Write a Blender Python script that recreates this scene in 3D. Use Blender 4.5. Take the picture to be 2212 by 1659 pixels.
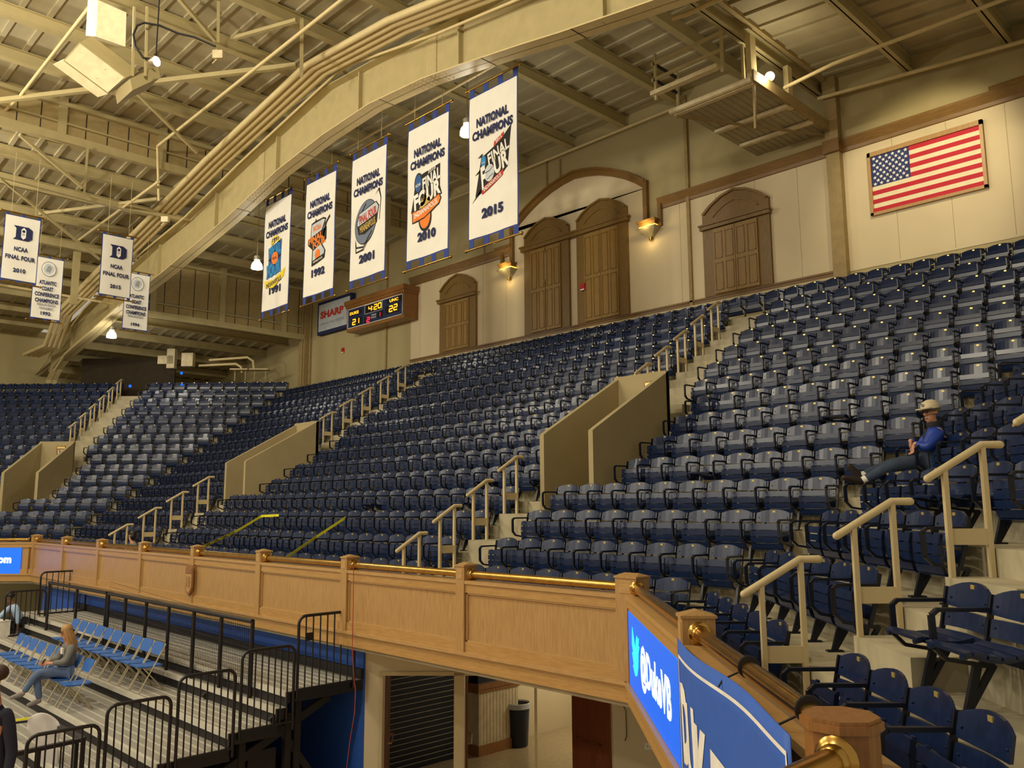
import bpy, bmesh, math, random
import numpy as np
from mathutils import Vector, Matrix
random.seed(7)
for o in list(bpy.data.objects): bpy.data.objects.remove(o)
SC = bpy.context.scene; COL = SC.collection
ZF = 4.9                                   # eye height above the concourse floor; added to every top-level object at the end

# ------------------------------------------------------------------ camera, world, exposure, large lights
FPX = 1810.0; YAW, PIT, ROL = [math.radians(a) for a in (44.27, 8.37, -0.29)]
_h = np.array([-math.cos(YAW), math.sin(YAW), 0]); _r = np.array([math.sin(YAW), math.cos(YAW), 0]); _u = np.array([0, 0, 1.])
CF = math.cos(PIT)*_h + math.sin(PIT)*_u; _U = -math.sin(PIT)*_h + math.cos(PIT)*_u
CR = math.cos(ROL)*_r + math.sin(ROL)*_U; CU = -math.sin(ROL)*_r + math.cos(ROL)*_U
cam = bpy.data.cameras.new('camera'); cob = bpy.data.objects.new('camera', cam); COL.objects.link(cob)
cam.sensor_fit = 'HORIZONTAL'; cam.sensor_width = 36; cam.lens = FPX/2212*36; cam.clip_end = 300; cam.clip_start = .05
cob.matrix_world = Matrix(((CR[0], CU[0], -CF[0], 0), (CR[1], CU[1], -CF[1], 0), (CR[2], CU[2], -CF[2], 0), (0, 0, 0, 1)))
SC.camera = cob
vs = SC.view_settings; vs.view_transform = 'Standard'; vs.look = 'None'; vs.gamma = 1; vs.exposure = 0.0; vs.use_curve_mapping = False
W = bpy.data.worlds.new('world'); SC.world = W; W.use_nodes = True
W.node_tree.nodes['Background'].inputs[0].default_value = (1.0, .87, .66, 1); W.node_tree.nodes['Background'].inputs[1].default_value = .42
WARM = (1.0, .90, .70)
def lamp(kind, name, loc, power, color=WARM, **kw):
    l = bpy.data.lights.new(name, kind); l.energy = power; l.color = color
    for k, v in kw.items(): setattr(l, k, v)
    o = bpy.data.objects.new(name, l); o.location = loc; COL.objects.link(o); return o
HIGH_BAYS = [(x, y, 9.6) for x in (-27, -17.5, -8) for y in (-14, -6, 1.5)]     # the arena's high-bay lamps over the court
for p in HIGH_BAYS: lamp('POINT', 'high_bay_light', (p[0], p[1], p[2]-.45), 1150, shadow_soft_size=.3)

# ------------------------------------------------------------------ pixel rays (2212x1659 frame) onto real planes
def ray(u, v): return CF + (u-1106)/FPX*CR + (829.5-v)/FPX*CU
def onY(u, v, Y): d = ray(u, v); return Vector(d*(Y/d[1]))
def onX(u, v, X): d = ray(u, v); return Vector(d*(X/d[0]))
def onZ(u, v, Z): d = ray(u, v); return Vector(d*(Z/d[2]))
def onN(u, v, n, c): d = ray(u, v); n = np.array(n, float); return Vector(d*(c/(d@n)))
def dep(u, v, d): return Vector(ray(u, v)*d)
def vec(*a): return Vector(a)
X, Y, Z = vec(1, 0, 0), vec(0, 1, 0), vec(0, 0, 1)

# ------------------------------------------------------------------ materials
MATS = {}
def srgb(r, g, b): return tuple(((c/255)/12.92 if c/255 <= .04045 else ((c/255+.055)/1.055)**2.4) for c in (r, g, b))
def mat(name, col, rough=.6, metal=0., var=.12, scale=6., bump=0., emit=None, estr=1., spec=.5, stretch=None):
    m = bpy.data.materials.new(name); m.use_nodes = True; nt = m.node_tree; b = nt.nodes['Principled BSDF']
    b.inputs['Roughness'].default_value = rough; b.inputs['Metallic'].default_value = metal; b.inputs['Specular IOR Level'].default_value = spec
    c = srgb(*col)
    tc = nt.nodes.new('ShaderNodeTexCoord'); mp = nt.nodes.new('ShaderNodeMapping'); nz = nt.nodes.new('ShaderNodeTexNoise')
    if stretch: mp.inputs['Scale'].default_value = stretch
    nz.inputs['Scale'].default_value = scale; nz.inputs['Detail'].default_value = 5
    nt.links.new(tc.outputs['Object'], mp.inputs[0]); nt.links.new(mp.outputs[0], nz.inputs['Vector'])
    rp = nt.nodes.new('ShaderNodeValToRGB'); rp.color_ramp.elements[0].position = .3; rp.color_ramp.elements[1].position = .7
    rp.color_ramp.elements[0].color = tuple(x*(1-var) for x in c)+(1,); rp.color_ramp.elements[1].color = tuple(min(1, x*(1+var)) for x in c)+(1,)
    nt.links.new(nz.outputs[0], rp.inputs[0]); nt.links.new(rp.outputs[0], b.inputs['Base Color'])
    if bump:
        bp = nt.nodes.new('ShaderNodeBump'); bp.inputs['Strength'].default_value = bump; bp.inputs['Distance'].default_value = .02
        nt.links.new(nz.outputs[0], bp.inputs['Height']); nt.links.new(bp.outputs[0], b.inputs['Normal'])
    if emit:
        b.inputs['Emission Color'].default_value = srgb(*emit)+(1,); b.inputs['Emission Strength'].default_value = estr
    MATS[name] = m; return m
def wood(name, c1, c2, stretch, rough=.4, scale=9.):
    m = mat(name, c1, rough, stretch=stretch, scale=scale, var=0)
    nt = m.node_tree; rp = [n for n in nt.nodes if n.type == 'VALTORGB'][0]
    rp.color_ramp.elements[0].color = srgb(*c1)+(1,); rp.color_ramp.elements[1].color = srgb(*c2)+(1,)
    return m
mat('navy', (20, 37, 72), .27, var=.2, scale=14); mat('navy_iron', (14, 20, 36), .35, var=.15); mat('gold_plate', (225, 200, 120), .35, .6)
mat('concrete', (178, 168, 140), .85, var=.16, scale=3., bump=.1); mat('concrete_wall', (170, 155, 116), .8, var=.06, scale=1.5)
mat('rail_paint', (205, 186, 142), .5, var=.05); mat('wall_upper', (178, 164, 120), .8, var=.05, scale=.6); mat('wall_lower', (218, 202, 166), .8, var=.05, scale=.7)
mat('ceiling_paint', (176, 166, 134), .75, var=.08, scale=2.); mat('steel_paint', (182, 168, 122), .6, var=.07, scale=3.); mat('duct_paint', (214, 196, 146), .5, var=.05)
mat('pilaster', (160, 138, 92), .7); mat('clere', (172, 152, 104), .8, var=.07)
wood('oak', (168, 130, 78), (188, 150, 96), (6, 6, .5)); wood('oak_h', (172, 132, 74), (190, 150, 92), (.6, 6, 6)); wood('oak_trim', (176, 138, 84), (194, 156, 102), (.7, 7, 7), .35)
wood('shutter', (132, 100, 40), (156, 122, 56), (5, 5, .4), .45); wood('shutter_dark', (112, 84, 34), (132, 102, 46), (5, 5, .4), .45); wood('trim_wood', (116, 84, 38), (138, 104, 50), (.5, 6, 6), .4)
wood('oak_dark', (132, 88, 44), (160, 112, 60), (5, 5, .6), .35); wood('door_wood', (110, 56, 30), (134, 74, 42), (6, 6, .4), .4)
mat('brass', (190, 150, 78), .22, 1., var=.14, scale=9); mat('brass_aged', (150, 108, 60), .3, 1., var=.3, scale=5, stretch=(1, 1, 5))
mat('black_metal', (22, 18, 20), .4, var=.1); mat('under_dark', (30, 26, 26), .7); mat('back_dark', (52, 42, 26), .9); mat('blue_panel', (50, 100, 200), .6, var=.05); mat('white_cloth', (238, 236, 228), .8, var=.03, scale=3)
mat('banner_blue', (38, 62, 140), .75, var=.1); mat('letter_navy', (30, 38, 84), .8, var=.05); mat('cloth_grey', (205, 200, 198), .85)
mat('ink_black', (32, 28, 28), .8); mat('ink_red', (190, 60, 44), .8); mat('ink_orange', (236, 130, 50), .8); mat('ink_blue', (42, 140, 205), .8); mat('ink_royal', (50, 90, 150), .8)
mat('ink_yellow', (240, 214, 50), .8); mat('ink_grey', (150, 152, 156), .8); mat('ink_steel', (110, 122, 142), .8); mat('ink_pale', (196, 204, 212), .8); mat('ink_gold', (196, 168, 92), .8); mat('paper_white', (240, 238, 232), .8)
mat('deck_grey', (156, 152, 142), .4, var=.1, scale=4); mat('deck_strip', (206, 202, 188), .35, var=.04); mat('chair_blue', (52, 104, 182), .45, var=.06); mat('chair_frame', (196, 184, 154), .35, .5)
mat('led_blue', (10, 40, 140), .5, emit=(20, 110, 245), estr=1.2); mat('led_white', (240, 250, 255), .5, emit=(235, 250, 255), estr=1.7); mat('led_cyan', (20, 230, 245), .5, emit=(30, 235, 250), estr=1.5)
mat('led_amber', (250, 170, 40), .5, emit=(255, 170, 40), estr=1.8); mat('led_red', (240, 30, 60), .5, emit=(250, 40, 70), estr=1.6); mat('board_navy', (28, 46, 88), .5); mat('board_black', (12, 10, 12), .5)
mat('lamp_glow', (255, 250, 235), .4, emit=(255, 246, 224), estr=9.); mat('sconce_glow', (255, 210, 110), .4, emit=(255, 190, 60), estr=3.); mat('galvanized', (176, 170, 150), .45, .4)
mat('flag_red', (196, 34, 52), .75, var=.05); mat('flag_white', (240, 228, 190), .75, var=.04); mat('flag_blue', (40, 52, 108), .75); mat('tape_yellow', (226, 220, 40), .5)
mat('skin', (206, 150, 118), .55, var=.05); mat('skin_dark', (112, 74, 52), .55, var=.05); mat('hair_brown', (60, 38, 28), .6, var=.3, scale=40, stretch=(4, 4, .4)); mat('hair_blond', (176, 134, 82), .5, var=.35, scale=40, stretch=(5, 5, .3)); mat('hair_black', (28, 20, 20), .5); mat('hair_grey', (120, 108, 96), .7)
mat('cap_tan', (214, 200, 168), .8); mat('jacket_blue', (26, 62, 158), .5, var=.12); mat('shirt_black', (30, 32, 38), .8); mat('denim', (58, 72, 94), .8, var=.2, scale=10); mat('denim_light', (92, 112, 148), .8, var=.2, scale=10); mat('shoe_dark', (46, 36, 30), .7); mat('sock_white', (230, 226, 216), .8)
mat('sweater_grey', (120, 118, 114), .85, var=.1); mat('jacket_pale', (164, 190, 222), .7, var=.08); mat('shirt_greygreen', (92, 98, 98), .85); mat('sweater_navy', (34, 36, 54), .85); mat('shoe_grey', (140, 132, 128), .7)
mat('shutter_navy', (18, 22, 40), .35); mat('can_navy', (22, 30, 52), .45); mat('bag_clear', (190, 196, 200), .2, var=.2, scale=30); mat('beadboard', (206, 190, 152), .6); mat('terrazzo', (176, 160, 126), .18, var=.1, scale=10); mat('court_wood', (206, 160, 100), .3, stretch=(.4, 8, 1)); mat('white_box', (226, 212, 172), .6); mat('alarm_red', (176, 28, 30), .4); mat('cable_red', (170, 70, 60), .6); mat('cable_black', (24, 22, 22), .6); mat('glass_window', (150, 180, 230), .2, emit=(190, 210, 245), estr=1.0); mat('eyeglass', (60, 44, 40), .3); mat('eye', (30, 24, 22), .3); mat('lip', (160, 88, 76), .6); mat('flower_metal', (160, 150, 120), .5)

# ------------------------------------------------------------------ mesh builder
class MB:
    def __init__(s): s.v = []; s.f = []
    def add(s, vs, fs):
        n = len(s.v); s.v += [tuple(p) for p in vs]; s.f += [tuple(i+n for i in f) for f in fs]; return s
    def boxax(s, c, a, b, d):
        c, a, b, d = Vector(c), Vector(a), Vector(b), Vector(d)
        vs = [c+i*a+j*b+k*d for i in (-1, 1) for j in (-1, 1) for k in (-1, 1)]
        fs = [(0, 1, 3, 2), (4, 6, 7, 5), (0, 4, 5, 1), (2, 3, 7, 6), (0, 2, 6, 4), (1, 5, 7, 3)]
        if a.cross(b).dot(d) < 0: fs = [f[::-1] for f in fs]
        return s.add(vs, fs)
    def box(s, x0, x1, y0, y1, z0, z1):
        return s.boxax(((x0+x1)/2, (y0+y1)/2, (z0+z1)/2), (abs(x1-x0)/2, 0, 0), (0, abs(y1-y0)/2, 0), (0, 0, abs(z1-z0)/2))
    def bar(s, p, q, w, h, up=Z):
        p, q = Vector(p), Vector(q); d = q-p
        if d.length < 1e-6: return s
        a = d.normalized(); up = Vector(up)
        if abs(a.dot(up.normalized())) > .98: up = X if abs(a.x) < .9 else Y
        sd = a.cross(up).normalized(); u2 = sd.cross(a)
        return s.boxax((p+q)/2, d/2, sd*w/2, u2*h/2)
    def polybar(s, pts, w, h, up=Z):
        for a, b in zip(pts[:-1], pts[1:]): s.bar(a, b, w, h, up)
        return s
    def tube(s, pts, r, n=8, cap=True):
        pts = [Vector(p) for p in pts]; rs = r if isinstance(r, (list, tuple)) else [r]*len(pts); rings = []; ref = None
        for i, p in enumerate(pts):
            t = (pts[min(i+1, len(pts)-1)]-pts[max(i-1, 0)]).normalized()
            if ref is None: ref = t.orthogonal().normalized()
            ref = (ref-t*ref.dot(t)); ref = ref.normalized() if ref.length > 1e-6 else t.orthogonal().normalized()
            b = t.cross(ref); rings.append([p+rs[i]*(math.cos(2*math.pi*k/n)*ref+math.sin(2*math.pi*k/n)*b) for k in range(n)])
        vs = [p for rg in rings for p in rg]; fs = []
        for i in range(len(pts)-1):
            for k in range(n): fs.append((i*n+k, i*n+(k+1) % n, (i+1)*n+(k+1) % n, (i+1)*n+k))
        if cap: fs += [tuple(range(n-1, -1, -1)), tuple(range((len(pts)-1)*n, len(pts)*n))]
        return s.add(vs, fs)
    def lathe(s, c, prof, ax=Z, n=20):
        c = Vector(c); ax = Vector(ax).normalized(); a = ax.orthogonal().normalized(); b = ax.cross(a)
        vs = [c+ax*z+r*(math.cos(2*math.pi*k/n)*a+math.sin(2*math.pi*k/n)*b) for r, z in prof for k in range(n)]; fs = []
        for i in range(len(prof)-1):
            for k in range(n): fs.append((i*n+k, i*n+(k+1) % n, (i+1)*n+(k+1) % n, (i+1)*n+k))
        return s.add(vs, fs+[tuple(range(n-1, -1, -1)), tuple(range((len(prof)-1)*n, len(prof)*n))])
    def prism(s, pts, d):
        pts = [Vector(p) for p in pts]; d = Vector(d); n = len(pts)
        nrm = Vector((0, 0, 0))
        for i in range(n): nrm += (pts[i]).cross(pts[(i+1) % n])
        if nrm.dot(d) > 0: pts = pts[::-1]
        vs = pts+[p+d for p in pts]
        return s.add(vs, [tuple(range(n)), tuple(range(2*n-1, n-1, -1))]+[(i, i+n, (i+1) % n+n, (i+1) % n) for i in range(n)])
    def sphere(s, c, rx, ry=None, rz=None, n=14, m=10, M=None):
        ry = ry or rx; rz = rz or rx; c = Vector(c); vs = []; fs = []
        for i in range(m+1):
            th = math.pi*i/m
            for k in range(n):
                p = Vector((rx*math.sin(th)*math.cos(2*math.pi*k/n), ry*math.sin(th)*math.sin(2*math.pi*k/n), rz*math.cos(th)))
                vs.append(c+(M @ p if M else p))
        for i in range(m):
            for k in range(n): fs.append((i*n+k, (i+1)*n+k, (i+1)*n+(k+1) % n, i*n+(k+1) % n))
        return s.add(vs, fs)
    def merge(s, o): return s.add(o.v, o.f)
ORG = {}
def link(name, me, parent=None, m=None, smooth=0, origin=None):
    if m:
        me.materials.append(MATS[m])
    if smooth:
        me.polygons.foreach_set('use_smooth', [True]*len(me.polygons)); me.set_sharp_from_angle(angle=math.radians(smooth))
    o = bpy.data.objects.new(name, me); COL.objects.link(o)
    if parent is not None:
        org = ORG[parent.name]; o.parent = parent; ORG[o.name] = org
    else:
        if origin is None:
            a = np.array([v.co for v in me.vertices]); lo = a.min(0); hi = a.max(0); origin = ((lo[0]+hi[0])/2, (lo[1]+hi[1])/2, lo[2])
        org = Vector(origin); o.location = org; ORG[o.name] = org
    me.transform(Matrix.Translation(-org)); return o
def mesh_of(mb, name):
    me = bpy.data.meshes.new(name); me.from_pydata(mb.v, [], mb.f); me.update(); return me
def part(name, mb, m, parent=None, smooth=0, label=None, origin=None):
    o = link(name, mesh_of(mb, name), parent, m, smooth, origin)
    if label: o['label'] = label
    return o
def tag(o, label, cat, group=None):
    o['label'] = label; o['category'] = cat
    if group: o['group'] = group
    return o
def thing(name, label, cat, loc, group=None):
    o = bpy.data.objects.new(name, None); COL.objects.link(o); o.location = loc; o.empty_display_size = .1; ORG[o.name] = Vector(loc)
    return tag(o, label, cat, group)
def struct(name, mb, m, smooth=0):
    o = part(name, mb, m, smooth=smooth); o['kind'] = 'structure'; return o
def copy_tree(o, parent=None):
    c = o.copy(); COL.objects.link(c)
    if parent is not None: c.parent = parent
    for ch in o.children: copy_tree(ch, c)
    return c
FC = {}
def text_mesh(s, bold=.03, shear=0.):
    key = (s, bold, shear)
    if key not in FC:
        cu = bpy.data.curves.new('lettering', 'FONT'); cu.body = s; cu.size = 1; cu.offset = bold; cu.extrude = .0; cu.resolution_u = 3; cu.shear = shear; cu.space_character = 1.04
        ob = bpy.data.objects.new('tmp', cu); COL.objects.link(ob); dg = bpy.context.evaluated_depsgraph_get(); dg.update()
        me = bpy.data.meshes.new_from_object(ob.evaluated_get(dg)); bpy.data.objects.remove(ob)
        v = np.array([q.co[:] for q in me.vertices]); f = [tuple(p.vertices) for p in me.polygons]
        lo = v.min(0); hi = v.max(0); v = (v-lo)/np.maximum(hi-lo, 1e-6); FC[key] = (v[:, :2], f, (hi-lo)[0]/(hi-lo)[1])
    return FC[key]
def letters(s, c, xd, up, w, h, bold=.03, shear=0., warp=None):
    """flat lettering mesh centred at c, spanning w along xd and h along up"""
    v, f, asp = text_mesh(s, bold, shear); c, xd, up = Vector(c), Vector(xd).normalized(), Vector(up).normalized()
    if w is None: w = h*asp*.8
    mb = MB(); pts = []
    for x, y in v:
        a, b = (x-.5)*w, (y-.5)*h
        if warp: a, b = warp(a, b)
        pts.append(c+xd*a+up*b)
    return mb.add(pts, f)
def disc(c, xd, up, rx, ry, n=24):
    c = Vector(c); return [c+Vector(xd)*rx*math.cos(2*math.pi*k/n)+Vector(up)*ry*math.sin(2*math.pi*k/n) for k in range(n)]
def ORD(n):
    W_ = ['zeroth', 'first', 'second', 'third', 'fourth', 'fifth', 'sixth', 'seventh', 'eighth', 'ninth', 'tenth', 'eleventh', 'twelfth', 'thirteenth', 'fourteenth', 'fifteenth', 'sixteenth', 'seventeenth', 'eighteenth', 'nineteenth', 'twentieth']
    T_ = {2: 'twenty', 3: 'thirty', 4: 'forty'}
    return W_[n] if n <= 20 else T_[n//10]+('-'+W_[n % 10] if n % 10 else '')
# ------------------------------------------------------------------ seating sections: s runs along the rail, off runs outward from it
Q2 = math.sqrt(.5)
class Sec:
    def __init__(s, P, t, n, L): s.P, s.t, s.n, s.L = Vector(P), Vector(t), Vector(n), L
    def pt(s, a, off, z=0): p = s.P+s.t*a+s.n*off; return Vector((p.x, p.y, z))
    def s0(s, off): return -.414*off
    def s1(s, off): return s.L+.414*off
SL = Sec((-6.05, 7.7, 0), (-1, 0, 0), (0, 1, 0), 22.9)
SD = Sec((-6.05, 7.7, 0), (Q2, -Q2, 0), (Q2, Q2, 0), 6.4)
SF = Sec((-28.95, 7.7, 0), (-Q2, -Q2, 0), (-Q2, Q2, 0), 6.4)
SLX = lambda x: -6.05-x
def T(k): return -2.025+.4255*k+.03*max(0, k-9)
def D_(k): return .124+.713*k
PORT = {'L': [(3.02, 4.25), (15.3, 16.53)], 'D': [], 'F': [(1.75, 3.05)]}
def terrace(sec, key, name, nrow):
    mb = MB()
    for k in range(1, nrow+1):
        a, b = (.06 if k == 1 else D_(k-1)+.1), D_(k)+.1
        cuts = [p for p in PORT[key] if 5 <= k <= 7]
        edges = [None]+[e for c in cuts for e in c]+[None]
        for lo, hi in zip(edges[0::2], edges[1::2]):
            pa = [sec.pt(sec.s0(a) if lo is None else lo, a), sec.pt(sec.s1(a) if hi is None else hi, a), sec.pt(sec.s1(b) if hi is None else hi, b), sec.pt(sec.s0(b) if lo is None else lo, b)]
            for p in pa: p.z = T(k)
            mb.prism(pa, (0, 0, -.62))
    return struct(name, mb, 'concrete')
terrace(SL, 'L', 'floor_end_terrace', 15); terrace(SD, 'D', 'floor_corner_terrace', 15); terrace(SF, 'F', 'floor_far_corner_terrace', 16)
def steps(sec, name, runs):
    mb = MB()
    for a, b, k0, k1 in runs:
        for k in range(k0, k1+1):
            o1 = D_(k)+.1; o0 = o1-(.70 if k1 == 4 else .357)
            pa = [sec.pt(a, o0, T(k)+.213), sec.pt(b, o0, T(k)+.213), sec.pt(b, o1, T(k)+.213), sec.pt(a, o1, T(k)+.213)]
            mb.prism(pa, (0, 0, -.215))
    return struct(name, mb, 'concrete')
SH = 12.28                                            # the second portal stair of the end stand lies this far along
LR = []
for q in (0, SH): LR += [(3.85+q, 4.62+q, 1, 4), (2.72+q, 3.0+q, 4, 7), (3.45+q, 4.55+q, 8, 14)]
steps(SL, 'trim_end_steps', LR); steps(SD, 'trim_corner_steps', [(3.22, 4.15, 1, 14)]); steps(SF, 'trim_far_corner_steps', [(1.4, 1.72, 4, 7), (1.95, 2.9, 8, 15)])
def portal(sec, s_a, s_b, name):
    """concrete walls round a stair well: two raking side walls, a back wall, a falling floor"""
    mb = MB(); zb = T(4)-.9
    for a, b in ((s_a, s_a+.1), (s_b-.1, s_b)):
        pr_ = [sec.pt(a, 3.02, zb), sec.pt(a, 3.02, 1.27), sec.pt(a, 3.1, 1.32), sec.pt(a, 5.25, 2.52), sec.pt(a, 5.25, zb)]
        mb.prism(pr_, sec.t*(b-a))
    bk = [sec.pt(s_a, 5.16, zb), sec.pt(s_b, 5.16, zb), sec.pt(s_b, 5.26, zb), sec.pt(s_a, 5.26, zb)]
    mb.prism(bk, (0, 0, 2.52-zb))
    fl = [sec.pt(s_a, 3.02, T(4)-.02), sec.pt(s_b, 3.02, T(4)-.02), sec.pt(s_b, 5.2, T(4)-.85), sec.pt(s_a, 5.2, T(4)-.85)]
    mb.prism(fl, (0, 0, -.1))
    o = struct(name, mb, 'concrete_wall'); return o
portal(SL, 3.02, 4.25, 'wall_near_portal'); portal(SL, 3.02+SH, 4.25+SH, 'wall_middle_portal'); portal(SF, 1.75, 3.05, 'wall_far_portal')
def plaque(name, c, xd, nrm, w, h, num, label, face_m, top_m, num_m, edge_m='oak_dark'):
    c, xd, nrm = Vector(c), Vector(xd).normalized(), Vector(nrm).normalized()
    def shield(k): return [c+xd*a*w*k+Z*b*h*k for a, b in ((-.5, .4), (-.38, .5), (-.12, .44), (0, .5), (.12, .44), (.38, .5), (.5, .4), (.5, -.22), (.3, -.4), (0, -.5), (-.3, -.4), (-.5, -.22))]
    mb = MB().prism(shield(1), nrm*.035); o = part(name, mb, edge_m); tag(o, label, 'sign')
    c2 = c+nrm*.036
    part('face', MB().prism([c2+xd*a*w+Z*b*h for a, b in ((-.4, .2), (.4, .2), (.4, -.2), (.25, -.33), (0, -.42), (-.25, -.33), (-.4, -.2))], nrm*.006), face_m, o)
    part('top_band', MB().prism([c2+xd*a*w+Z*b*h for a, b in ((-.4, .4), (.4, .4), (.4, .24), (-.4, .24))], nrm*.006), top_m, o)
    part('numeral', letters(num, c2+nrm*.009-Z*.05*h, xd, Z, .55*w, .38*h, .02), num_m, o)
    return o
plaque('section_plaque', SL.pt(3.35, 5.155, 2.18), X, -Y, .3, .36, '10', 'shield sign with number 10 on the back wall of the near portal', 'ink_black', 'gold_plate', 'paper_white')
plaque('section_plaque', SF.pt(2.2, 5.155, 2.15), SF.n.cross(Z), -SF.n, .36, .42, '12', 'shield sign with number 12 on the back wall of the far left portal', 'oak_dark', 'gold_plate', 'paper_white')
# ------------------------------------------------------------------ stair handrails
def handrail_parts():
    posts = [MB().box(-.022, .022, -.018, .018, 0, .80), MB().box(-.022, .022, .282, .318, 0, .98)]
    a, b, c = vec(0, -.13, .735), vec(0, .30, .99), vec(0, .44, .99)
    top = MB().tube([a, b, c], .03, 10); top.sphere(a, .03, n=10, m=6); top.sphere(c, .03, n=10, m=6)
    return posts, top, MB().box(-.012, .012, .0, .30, .24, .36)
HR_PROTO = []
def handrail(sec, s, k, label, grp='stair handrails of the stands', dy=-.33):
    z = T(k)+.213; p = sec.pt(s, D_(k)+.1+dy, z); ang = math.atan2(sec.n.y, sec.n.x)-math.pi/2
    if not HR_PROTO:
        r = thing('stair_handrail', label, 'handrail', (0, 0, 0), grp); ps, top, pl = handrail_parts()
        for q in ps: part('post', q, 'rail_paint', r)
        part('top_rail', top, 'rail_paint', r, 50); part('kick_plate', pl, 'rail_paint', r); HR_PROTO.append(r)
    else: r = copy_tree(HR_PROTO[0]); r['label'] = label
    r.location = p; r.rotation_euler = (0, 0, ang)
for k in range(1, 5): handrail(SD, 3.28, k, f'tan stair handrail, {ORD(k)} up from the brass rail in the near right corner')
for q, nm in ((0, 'near'), (SH, 'middle')):
    for k in range(1, 5): handrail(SL, 4.5+q, k, f'tan stair handrail, {ORD(k)} up from the brass rail below the {nm} portal', dy=-.69)
    for k in range(9, 14): handrail(SL, 4.5+q, k, f'tan stair handrail, {ORD(k-8)} up the stair above the {nm} portal')
for k in range(10, 16): handrail(SF, 2.92, k, f'tan stair handrail, {ORD(k-9)} up the stair above the far left portal')
# ------------------------------------------------------------------ stadium seats
def seat_geo(down=False, lite=False):
    N = 3 if lite else 8
    back, seat, frame, plate = MB(), MB(), MB(), MB()
    def yb(x, z): return (z-.70)*.2+.03*(1-(x/.22)**2)
    def slat(z0, z1, arch):
        vs = []; fs = []
        for i in range(N+1):
            x = -.222+.444*i/N; za = z0-.012*(1-(x/.22)**2)*arch; zb = z1-.045*arch*abs(x/.22)**2.2
            for z in (za, zb):
                vs += [(x, yb(x, z), z), (x, yb(x, z)+.018, z)]
        for i in range(N):
            a, b = 4*i, 4*i+4
            fs += [(a, b, b+2, a+2), (a+1, a+3, b+3, b+1), (a+2, b+2, b+3, a+3), (a, a+1, b+1, b)]
        fs += [(0, 2, 3, 1), (4*N, 4*N+1, 4*N+3, 4*N+2)]
        back.add(vs, fs)
    slat(.55, .705, 1); slat(.425, .525, .0)
    if not lite or down: slat(.30, .40, 0)
    if down: prof = [(-.09, .405), (-.16, .385), (-.235, .38), (-.31, .39), (-.385, .41), (-.43, .40)]
    else: prof = [(-.13, .185), (-.185, .215), (-.205, .285), (-.212, .365), (-.210, .445), (-.196, .525)]
    for (y0, z0), (y1, z1) in zip(prof[:-1], prof[1:]):
        d = vec(0, y1-y0, z1-z0); g = d.normalized()*.0055
        seat.bar(vec(0, y0, z0)+g, vec(0, y1, z1)-g, .415, .02, up=vec(0, -1, 0) if not down else Z)
    if not lite:
        for sx in (-.17, .17):
            for (y0, z0), (y1, z1) in zip(prof[:-1], prof[1:]): seat.bar((sx, y0+.018*(not down), z0-.018*down), (sx, y1+.018*(not down), z1-.018*down), .03, .02, up=vec(0, -1, 0) if not down else Z)
    x = -.25
    def fr(x, f):
        loop = [(x, -.03, .575), (x, -.33, .575), (x, -.365, .545), (x, -.36, .36), (x, -.30, .30), (x, -.12, .27)]
        f.polybar(loop[:1]+loop[1:], .036, .022, up=Z) if not lite else f.polybar([loop[0], loop[2], loop[3], loop[5]], .036, .024)
        f.polybar([(x, -.10, .26), (x, -.05, .42), (x, .0, .66)], .03, .022, up=vec(1, 0, 0))
        f.polybar([(x, -.12, .28), (x, -.20, .0)], .045, .03, up=vec(1, 0, 0))
        if not lite:
            f.polybar([(x, -.03, .27), (x, -.19, .02)], .035, .026, up=vec(1, 0, 0)); f.box(x-.03, x+.03, -.26, -.13, 0, .014); f.bar((x, -.10, .27), (x, -.03, .26), .03, .03)
    fr(x, frame); end = MB(); fr(.25, end)
    plate.box(-.02, .02, yb(0, .68)-.006, yb(0, .68)+.002, .665, .69)
    bolts = MB()
    if not lite:
        for sx in (-.19, .19): bolts.sphere((sx, yb(sx, .6)-.004, .6), .008, n=6, m=4); bolts.sphere((sx, yb(sx, .48)-.004, .48), .007, n=6, m=4)
    return back, seat, frame, plate, end, bolts
GEO = {d: seat_geo(d) for d in (False, True)}; LITE = {d: seat_geo(d, True) for d in (False, True)}
SEAT_ME = {}
for d in (False, True):
    b, s_, f, p, e, bo = GEO[d]
    b.merge(bo)
    for nm, mb, m in (('backrest', b, 'navy'), ('seat', s_, 'navy'), ('armrest_frame', f, 'navy_iron'), ('number_plate', p, 'gold_plate'), ('end_frame', e, 'navy_iron')):
        me = mesh_of(mb, nm); me.materials.append(MATS[m]); SEAT_ME[(nm, d)] = me
SEATS = []     # (sec, s, k, width, down, is_end, label, group)
rs = random.Random(3)
def block(sec, s_a, s_b, k, lab, grp, downs=(), skip=(), pitch=.5, rev=False):
    w = s_b-s_a; n = max(1, round(w/pitch)); p = w/n
    for i in range(n):
        j = i
        if j in skip: continue
        SEATS.append((sec, s_a+p*(i+.5), k, p, j in downs, i == (n-1 if sec.t.dot(sec.n.cross(Z)) > 0 else 0), lab.format(ORD(i+1), ORD(k)), grp))
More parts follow.
